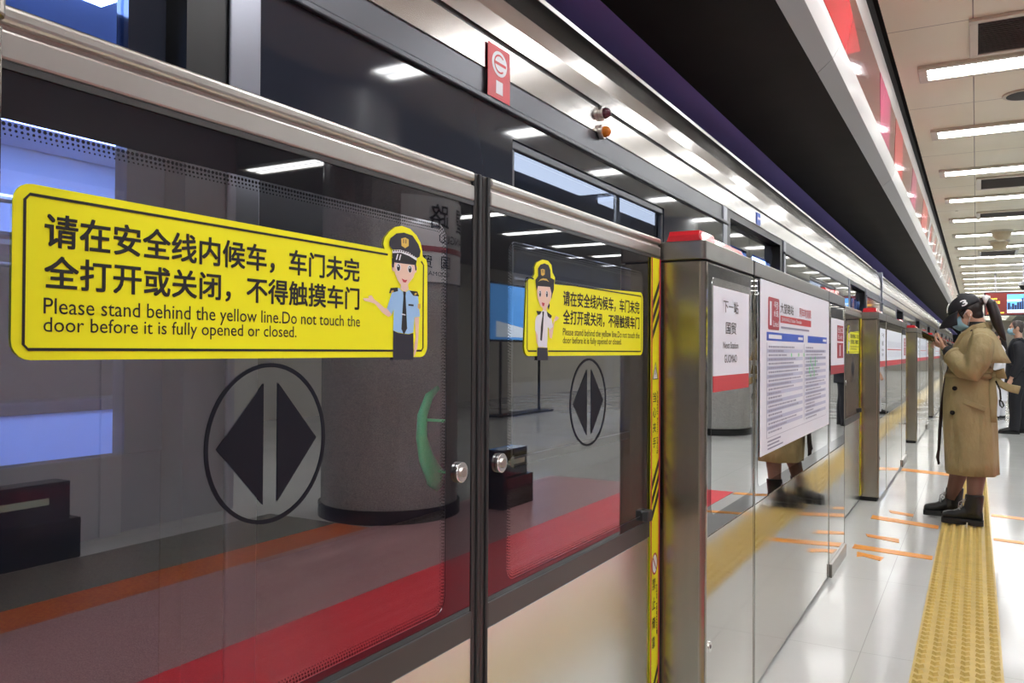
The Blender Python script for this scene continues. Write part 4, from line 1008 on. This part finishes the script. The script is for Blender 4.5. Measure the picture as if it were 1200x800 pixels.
# sleeves
b = MB()
for S_, E_, W_ in ((SL, EL, WL), (SR, ER, WR)):
    sd = -1 if S_.y < 0 else 1; E2 = E_+Vector((.01, sd*.012, -.018))
    pts = [S_+Vector((.0, -sd*.05, .018)), S_, S_.lerp(E2, .35)+Vector((.012, sd*.01, 0)), S_.lerp(E2, .7)+Vector((.012, sd*.012, 0)), E2, E2.lerp(W_, .25)+Vector((-.01, 0, -.016)), E2.lerp(W_, .55)+Vector((-.004, 0, -.012)), E2.lerp(W_, .78)]
    b.tube(pts, [.055, .082, .086, .082, .078, .080, .072, .062], 20)
sl = W.add(b, 'sleeve', 'coat', ct, voxel=.010, smooth=4)
b = MB()
for S_, E_, W_ in ((SL, EL, WL), (SR, ER, WR)):
    sd = -1 if S_.y < 0 else 1; d = (W_-E_).normalized(); p = E_.lerp(W_, .74)
    b = MB(); b.tube([p-d*.022+Vector((0, 0, -.008)), p-d*.008+Vector((0, 0, -.006)), p+d*.006+Vector((0, 0, -.006))], [.062, .073, .064], 20)
    W.add(b, 'cuff_strap', 'coat', ct)
b = MB()
for S_, E_, W_ in ((SL, EL, WL), (SR, ER, WR)):
    d = (W_-E_).normalized(); b.tube([E_.lerp(W_, .72), E_.lerp(W_, .86), W_-d*.004], [.048, .043, .034], 16)
b.rings([ringz(z, -.062+q, .066+q, hw, 0, 28) for z, q, hw in ((1.37, .0, .10), (1.42, -.005, .078), (1.455, -.012, .066))], cap=False)
W.add(b, 'sweater', 'sweater', label='black sweater collar and cuffs')
# storm cape over the shoulders and back
b = MB(); n = 26
def cape(z, xc, rx, ry, flare):
    out = []
    for i in range(n+1):
        a = R(-112+224*i/n); k = math.cos(a)
        out.append((xc+rx*math.cos(a)+max(0, k)**2*flare, ry*math.sin(a), z))
    return out
CR = [cape(1.405, .01, .075, .105, 0), cape(1.375, .01, .098, .165, 0), cape(1.335, .012, .118, .215, .004), cape(1.27, .015, .128, .242, .018), cape(1.21, .015, .134, .250, .038), cape(1.16, .012, .140, .256, .062)]
b.rings(CR, cap=False, close=False); W.add(b, 'storm_cape', 'coat', ct, solid=.008)
# belt and bow at the back
b = MB(); 
RA = ringz(1.045, -.206, .104, .190, 0, 56, .010, 7, 2.1); RB = ringz(1.088, -.196, .106, .190, 0, 56, .010, 7, 2.1)
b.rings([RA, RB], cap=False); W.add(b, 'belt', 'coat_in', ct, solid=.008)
b = MB()
b.ell((.105, -.06, 1.075), (.032, .03, .034))
b.tube([(.10, -.07, 1.085), (.06, -.12, 1.13), (.045, -.14, 1.10), (.09, -.09, 1.07)], [(.010, .02), (.008, .028), (.008, .028), (.010, .02)], 10, flat=(0, 1, 0))
b.tube([(.11, -.07, 1.085), (.165, -.10, 1.10), (.175, -.10, 1.07), (.115, -.07, 1.065)], [(.010, .02), (.008, .026), (.008, .026), (.010, .02)], 10, flat=(0, 1, 0))
b.tube([(.115, -.07, 1.06), (.15, -.09, 1.01), (.20, -.11, .985), (.262, -.13, .972)], [(.008, .018), (.006, .026), (.006, .029), (.006, .031)], 10, flat=(0, 1, 0))
b.tube([(.105, -.075, 1.06), (.10, -.12, .99), (.105, -.135, .90), (.10, -.14, .80), (.098, -.14, .74)], [(.008, .018), (.006, .024), (.005, .027), (.005, .028), (.004, .028)], 10, flat=(0, 1, 0))
W.add(b, 'belt_bow', 'coat', ct)
b = MB(); b.tube([(.12, -.10, 1.03), (.145, -.12, .97), (.15, -.125, .90)], .006, 8); b.tube([(.142, -.125, .90), (.16, -.13, .885), (.168, -.13, .86), (.158, -.13, .845), (.145, -.128, .86), (.142, -.125, .90)], .005, 8)
W.add(b, 'belt_ring', 'button', ct)
b = MB()
for x, y, z in ((-.135, -.172, .975), (-.150, -.168, .80), (-.13, .172, .975), (-.145, .168, .80)): b.cyl((x, y*1.05, z), (-.45, -1 if y < 0 else 1, 0), .016, .012, 20)
W.add(b, 'button', 'button', ct, sm=False)
b = MB(); b.obox((-.01, -.205, .86), (.93, -.05, -.35), (.05, .998, 0), (.35, 0, .93), .15, .012, .035, .005); W.add(b, 'pocket_welt', 'coat', ct, sm=False)
# scarf with fringe hanging down the front
b = MB(); b.tube([(.05, -.05, 1.40), (-.03, -.085, 1.39), (-.10, -.06, 1.33), (-.145, .0, 1.22)], [(.02, .035)]*4, 12, flat=(0, 0, 1))
b.tube([(.05, .05, 1.40), (-.03, .085, 1.39), (-.10, .06, 1.33), (-.145, .02, 1.22)], [(.02, .035)]*4, 12, flat=(0, 0, 1))
b.tube([(-.145, .01, 1.22), (-.195, .03, 1.05), (-.225, .05, .85), (-.238, .06, .65), (-.245, .065, .50)], [(.014, .05), (.012, .06), (.012, .07), (.012, .075), (.010, .075)], 12, flat=(1, 0, 0))
for k in range(7): y = .0+k*.021; b.tube([(-.245, y, .51), (-.25-.004*(k % 3), y, .45), (-.247+.006*(k % 2), y+.004, .40)], [.008, .007, .003], 6)
W.add(b, 'scarf', 'scarf', label='dark brown scarf with a fringe')
# hair: short back and sides under the cap, long ponytail
b = MB()
b.ell(Th((.030, 0, .030)), (.090, .082, .088), rh.to_3x3()); b.ell(Th((.052, 0, -.030)), (.050, .064, .050), rh.to_3x3())
for sd in (-1, 1): b.tube([Th((-.03, sd*.074, .03)), Th((-.035, sd*.076, -.005)), Th((-.030, sd*.074, -.03))], [.016, .009, .003], 8)
b.tube([Th((.075, 0, .055)), (.060, -.005, 1.612), (.092, -.01, 1.585), (.112, -.015, 1.52), (.132, -.02, 1.44), (.158, -.02, 1.37), (.182, -.02, 1.315)], [.022, .030, .036, .038, .034, .024, .008], 14)
W.add(b, 'hair', 'hair', voxel=.006, smooth=3)
b = MB(); b.tube([(.046, -.003, 1.608), (.060, -.004, 1.612), (.074, -.006, 1.606)], [.036, .039, .038], 16); W.add(b, 'hair_tie', 'maskw')
# cap
b = MB(); n = 36; RR = []
for i in range(9):
    a = R(10*i); rr = math.cos(a); zz = .012+.108*math.sin(a)**.92
    RR.append([Th((.004+.116*max(rr, .02)*math.cos(2*math.pi*k/n), .090*max(rr, .02)*math.sin(2*math.pi*k/n), .028+zz+.010*math.cos(2*math.pi*k/n))) for k in range(n)])
b.rings(RR)
cp = W.add(b, 'cap', 'cap', label='black cap with a white figure 3 and white front stripe')
b = MB(); up, dn = [], []; RR = []
for j in range(6):
    f = j/5; row = []
    for i in range(15):
        a = R(-68+136*i/14); ext_ = .095*f*math.cos(a*.9)
        row.append(Th((.004-.114*math.cos(a)-ext_, .089*math.sin(a)*(1+.05*f), .046-.010*math.cos(a)-.050*f*f-.035*abs(math.sin(a))**2*f-.012*f)))
    RR.append(row)
b.rings(RR, cap=False, close=False); W.add(b, 'cap_visor', 'cap', cp, solid=.006)
b = MB(); b.ell(Th((.004, 0, .150)), (.008, .008, .005))
W.add(b, 'cap_button', 'cap', cp)
b = MB()
def capside(u, v):      # u back, v up from the cap's side, printed on its left flank
    zz = min(max(v, .0), .107); sa = (zz/.108)**(1/.92); ca = math.sqrt(max(1-sa*sa, 0)); x = u; q = max(1-((x)/(.117*ca+.001))**2, .05)
    return Th((.004+x, -(.0915*ca*math.sqrt(q)+.0015), .040+zz))
put_text(b, '3', -.008, .034, .018, .062, capside, .05)
W.add(b, 'cap_figure', 'maskw', cp, sm=False)
b = MB()
for k in range(5):
    a0 = R(180-22+k*9); pts = []
    for i in range(5):
        el = R(14+i*9); pts.append(Th((.004+.118*math.cos(el)*math.cos(a0), .092*math.cos(el)*math.sin(a0), .028+.013+.110*math.sin(el)**.92+.010*math.cos(a0))))
    b.tube(pts, .0045, 6)
W.add(b, 'cap_front_print', 'maskw', cp)
# mask and ear loop
b = MB(); RR = []
for j, (z, w_, px) in enumerate(((.002, .050, -.098), (-.018, .060, -.114), (-.042, .064, -.120), (-.066, .062, -.112), (-.090, .052, -.094), (-.104, .036, -.072))):
    RR.append([Th((px+.085*(1-math.cos(R(-80+160*i/16))), (w_+.012)*math.sin(R(-80+160*i/16)), z+.003*(j % 2))) for i in range(17)])
b.rings(RR, cap=False, close=False); mk = W.add(b, 'face_mask', 'mask', label='pale blue face mask', solid=.003)
b = MB()
for sd in (-1, 1):
    b.tube([Th((-.028, sd*.066, -.008)), Th((-.005, sd*.080, .012)), Th((.022, sd*.084, .018))], .0018, 6); b.tube([Th((-.024, sd*.062, -.082)), Th((.0, sd*.078, -.045)), Th((.026, sd*.084, -.012))], .0018, 6)
W.add(b, 'ear_loop', 'maskw', mk)
b = MB()
for sd in (-1, 1): b.ell(Th((-.079, sd*.031, .014)), (.007, .013, .005), rh.to_3x3())
W.add(b, 'eye', 'hair')
# boots
def boot(b, so, la, hx, hy, toe):
    """heel at (hx,hy), toe direction -x, turned a little"""
    T = lambda x, y, z: (hx+x, hy+y-toe*x, z)
    def sec(x, w_, h0, h1, n=14):
        out = []
        for i in range(n):
            a = 2*math.pi*i/n; out.append(T(x, w_*math.sin(a)*(.92 if math.sin(a) < 0 else 1), (h0+h1)/2+(h1-h0)/2*math.cos(a)))
        return out
    b.rings([sec(-.232, .018, .035, .060), sec(-.222, .036, .028, .078), (sec(-.195, .044, .025, .088)), sec(-.15, .046, .025, .098), sec(-.11, .043, .025, .118), sec(-.08, .040, .025, .14), sec(-.04, .040, .025, .16), sec(.0, .039, .025, .155), sec(.022, .032, .03, .12), sec(.03, .018, .04, .09)])
    cx = -.035
    b.rings([[T(cx+dx+rx*math.cos(2*math.pi*i/18), ry*math.sin(2*math.pi*i/18), z) for i in range(18)] for z, dx, rx, ry in ((.08, .0, .063, .044), (.12, .002, .062, .047), (.16, .008, .060, .052), (.205, .012, .061, .055), (.218, .012, .060, .054))])
    for sxx, ex in (((-.236), (-.075)), ((-.065), (.034))):
        out = []
        m_ = (sxx+ex)/2; l = (ex-sxx)/2
        out = [T(m_+l*math.copysign(abs(math.cos(2*math.pi*i/20))**.6, math.cos(2*math.pi*i/20)), .049*math.copysign(abs(math.sin(2*math.pi*i/20))**.6, math.sin(2*math.pi*i/20)), 0) for i in range(20)]
        so.rings([[(x, y, z) for x, y, _ in out] for z in (.001, .034)])
    so.rings([[T(-.10+.134*math.copysign(abs(math.cos(2*math.pi*i/24))**.7, math.cos(2*math.pi*i/24)), .050*math.copysign(abs(math.sin(2*math.pi*i/24))**.7, math.sin(2*math.pi*i/24)), z) for i in range(24)] for z in (.022, .040)])
    for k in range(6):
        z = .105+k*.017; x = -.115+k*.0085
        la.tube([T(x, -.028, z), T(x-.012, 0, z+.006), T(x, .028, z+.003)], .0032, 6); la.tube([T(x, -.03, z), T(x-.004, 0, z+.010), T(x+.006, .028, z+.017)], .0028, 6)
    la.tube([T(-.085, -.03, .185), T(-.12, -.045, .16), T(-.125, -.05, .12)], .003, 6)
for hx, hy, toe, nm in ((.012, -.125, .10, 'near'), (-.118, .15, -.05, 'far')):
    b, so, la = MB(), MB(), MB(); boot(b, so, la, hx, hy, toe)
    bt = W.add(b, 'boot', 'boot', voxel=.006, smooth=3); W.add(so, 'boot_sole', 'sole', bt, sm=False); W.add(la, 'boot_lace', 'lace', bt)
# phone held in the left hand
pc = Vector((-.292, 6.86-.030, 1.352)); ax = Vector((-.80, .34, .42)).normalized(); nrm = Vector((.42, .50, .75)); nrm = (nrm-ax*nrm.dot(ax)).normalized(); sd = ax.cross(nrm)
ph = thing('phone', 'black smartphone in the hands of the person in the khaki coat', 'phone', pc)
MB().obox(pc, ax, sd, nrm, .148, .072, .009, .003).build('case', 'phone', ph); MB().obox(pc+nrm*.0049, ax, sd, nrm, .138, .064, .0006).build('screen', 'phscr', ph)

# ---------------- man in black and the person in white behind
def standing(loc, label, hairm, jm, jname, tm, sc=1.0, coatlen=.72, mask=True, longhair=False, head_tilt=0, jlabel=None):
    F = Fig('person', label, loc); s = sc
    V = lambda *p: Vector(p)*s
    b = MB(); T, r = head(b, V(-.015, 0, 1.625), head_tilt, s)
    b.tube([V(.02, 0, 1.40), V(.015, 0, 1.50), V(.0, 0, 1.58)], [.062*s, .056*s, .058*s], 14)
    b.tube([V(.0, 0, .88), V(.0, 0, 1.05), V(.0, 0, 1.25), V(.01, 0, 1.40)], [(.10*s, .15*s), (.10*s, .14*s), (.11*s, .17*s), (.08*s, .13*s)], 16, flat=(1, 0, 0))
    for sy in (-1, 1):
        b.tube([V(0, sy*.09, .92), V(-.01+sy*.01, sy*.10, .70), V(-.012+sy*.03, sy*.11, .48), V(.01+sy*.04, sy*.12, .30), V(.005+sy*.05, sy*.125, .06)], [.09*s, .078*s, .060*s, .055*s, .04*s], 14)
        b.tube([V(.01, sy*.19, 1.37), V(.02, sy*.225, 1.22), V(.015, sy*.24, 1.08), V(-.05, sy*.235, .95), V(-.09, sy*.225, .85)], [.055*s, .048*s, .042*s, .036*s, .026*s], 12)
        hand(b, V(-.09, sy*.225, .85), (-.30, 0, -.95), (-.3, -sy*.9, 0), 16, s, thumb=1 if sy < 0 else -1)
    F.add(b, 'body', 'skin', voxel=.007*s, smooth=2)
    b = MB(); b.ell(T((.020, 0, .040)), Vector((.092, .080, .092))*s, r.to_3x3()); b.ell(T((.055, 0, -.02)), Vector((.045, .064, .06))*s, r.to_3x3())
    for sy in (-1, 1): b.tube([T((-.015, sy*.074, .04)), T((-.022, sy*.076, .0)), T((-.020, sy*.075, -.02))], [.018*s, .010*s, .004*s], 8)
    if longhair: b.tube([T((.08, 0, .05)), T((.10, 0, -.06)), V(.11, 0, 1.42), V(.12, 0, 1.25)], [.05*s, .06*s, .055*s, .02*s], 12)
    F.add(b, 'hair', hairm, voxel=.008, smooth=2)
    b = MB()
    for sy in (-1, 1): b.ell(T((-.080, sy*.031, .014)), (.007, .013, .006), r.to_3x3())
    F.add(b, 'eye', 'hair')
    if mask:
        b = MB(); RR = []
        for z, w_, px in ((.002, .050, -.100), (-.030, .062, -.118), (-.066, .062, -.114), (-.100, .040, -.078)):
            RR.append([T((px+.085*(1-math.cos(R(-80+160*i/12))), (w_+.012)*math.sin(R(-80+160*i/12)), z)) for i in range(13)])
        b.rings(RR, cap=False, close=False); F.add(b, 'face_mask', 'mask', solid=.003)
    b = MB()
    lo = [(coatlen, -.17, .16, .235), (.85, -.165, .155, .225), (1.0, -.155, .145, .21), (1.15, -.15, .145, .21), (1.28, -.14, .145, .225), (1.38, -.115, .125, .215), (1.43, -.09, .10, .15), (1.47, -.06, .08, .085)]
    b.rings([ringz(z*s, a*s, c*s, h*s, 0, 36, .012 if z < 1.2 else 0, 6, z*9) for z, a, c, h in lo])
    for sy in (-1, 1): b.tube([V(.01, sy*.14, 1.39), V(.01, sy*.20, 1.36), V(.025, sy*.240, 1.21), V(.018, sy*.255, 1.08), V(-.04, sy*.248, .97), V(-.078, sy*.235, .885)], [.06*s, .078*s, .075*s, .070*s, .062*s, .050*s], 16)
    b.tube([V(.075, 0, 1.455), V(.02, .075, 1.47), V(-.05, .04, 1.44)], [.02*s]*3, 10); b.tube([V(.075, 0, 1.455), V(.02, -.075, 1.47), V(-.05, -.04, 1.44)], [.02*s]*3, 10)
    F.add(b, jname, jm, voxel=.012, smooth=4, label=jlabel)
    b = MB()
    for sy in (-1, 1): b.tube([V(0, sy*.085, .90), V(-.005+sy*.01, sy*.10, .70), V(-.008+sy*.03, sy*.11, .48), V(.012+sy*.04, sy*.12, .28), V(.005+sy*.05, sy*.125, .10), V(.0+sy*.05, sy*.125, .045)], [.115*s, .105*s, .088*s, .080*s, .075*s, .078*s], 16)
    F.add(b, 'trousers', tm, voxel=.012, smooth=3)
    for sy in (-1, 1):
        b, so, la = MB(), MB(), MB(); q = .0+sy*.05
        def sec(x, w_, h): return [((q+x)*s, sy*.125*s+w_*s*math.sin(2*math.pi*i/14), (.020+h/2+h/2*math.cos(2*math.pi*i/14))*s) for i in range(14)]
        b.rings([sec(-.205, .016, .025), sec(-.19, .036, .045), sec(-.14, .045, .06), sec(-.08, .044, .085), sec(-.02, .042, .10), sec(.05, .040, .09), sec(.075, .022, .06)])
        sh = F.add(b, 'shoe', 'boot')
        so.rings([[((q-.065+.145*math.copysign(abs(math.cos(2*math.pi*i/20))**.7, math.cos(2*math.pi*i/20)))*s, (sy*.125+.046*math.copysign(abs(math.sin(2*math.pi*i/20))**.7, math.sin(2*math.pi*i/20)))*s, z*s) for i in range(20)] for z in (.001, .028)])
        F.add(so, 'shoe_sole', 'sole', sh, sm=False)
    return F
mn = standing((.55, 14.9, 0), 'person in black jacket and trousers with a grey backpack, cut by the right edge', 'hair_grey', 'jacket', 'jacket', 'trou', 1.0)
bp = thing('backpack', 'dark grey backpack on the back of the person in black', 'backpack', (.72, 14.9, 1.15))
mb = MB(); mb.rings([ringz(z, .55+.145, .55+x1, hw, 14.9, 28, 0, p=3) for z, x1, hw in ((.93, .27, .12), (.97, .30, .145), (1.1, .315, .15), (1.25, .30, .145), (1.36, .26, .12), (1.40, .21, .08))]); mb.build('bag', 'pack', bp, smooth=True)
mb = MB(); mb.rings([ringz(z, .55+.30, .55+.345, hw, 14.9, 20, 0, p=3) for z, hw in ((.96, .10), (1.0, .115), (1.13, .115), (1.16, .10))]); mb.build('front_pocket', 'pack', bp, smooth=True)
for sy in (-1, 1):
    mb = MB(); mb.tube([(.72, 14.9+sy*.10, 1.36), (.60, 14.9+sy*.12, 1.475), (.47, 14.9+sy*.13, 1.41), (.405, 14.9+sy*.14, 1.27), (.45, 14.9+sy*.19, 1.08), (.60, 14.9+sy*.22, .99), (.72, 14.9+sy*.13, .97)], [(.008, .025)]*7, 10, flat=(0, 0, 1)); mb.build('shoulder_strap', 'pack', bp, smooth=True)
standing((.36, 18.2, 0), 'person in a long white coat, mostly hidden behind the khaki coat', 'hair', 'whitecloth', 'white_coat', 'whitecloth', .95, .35, True, True)
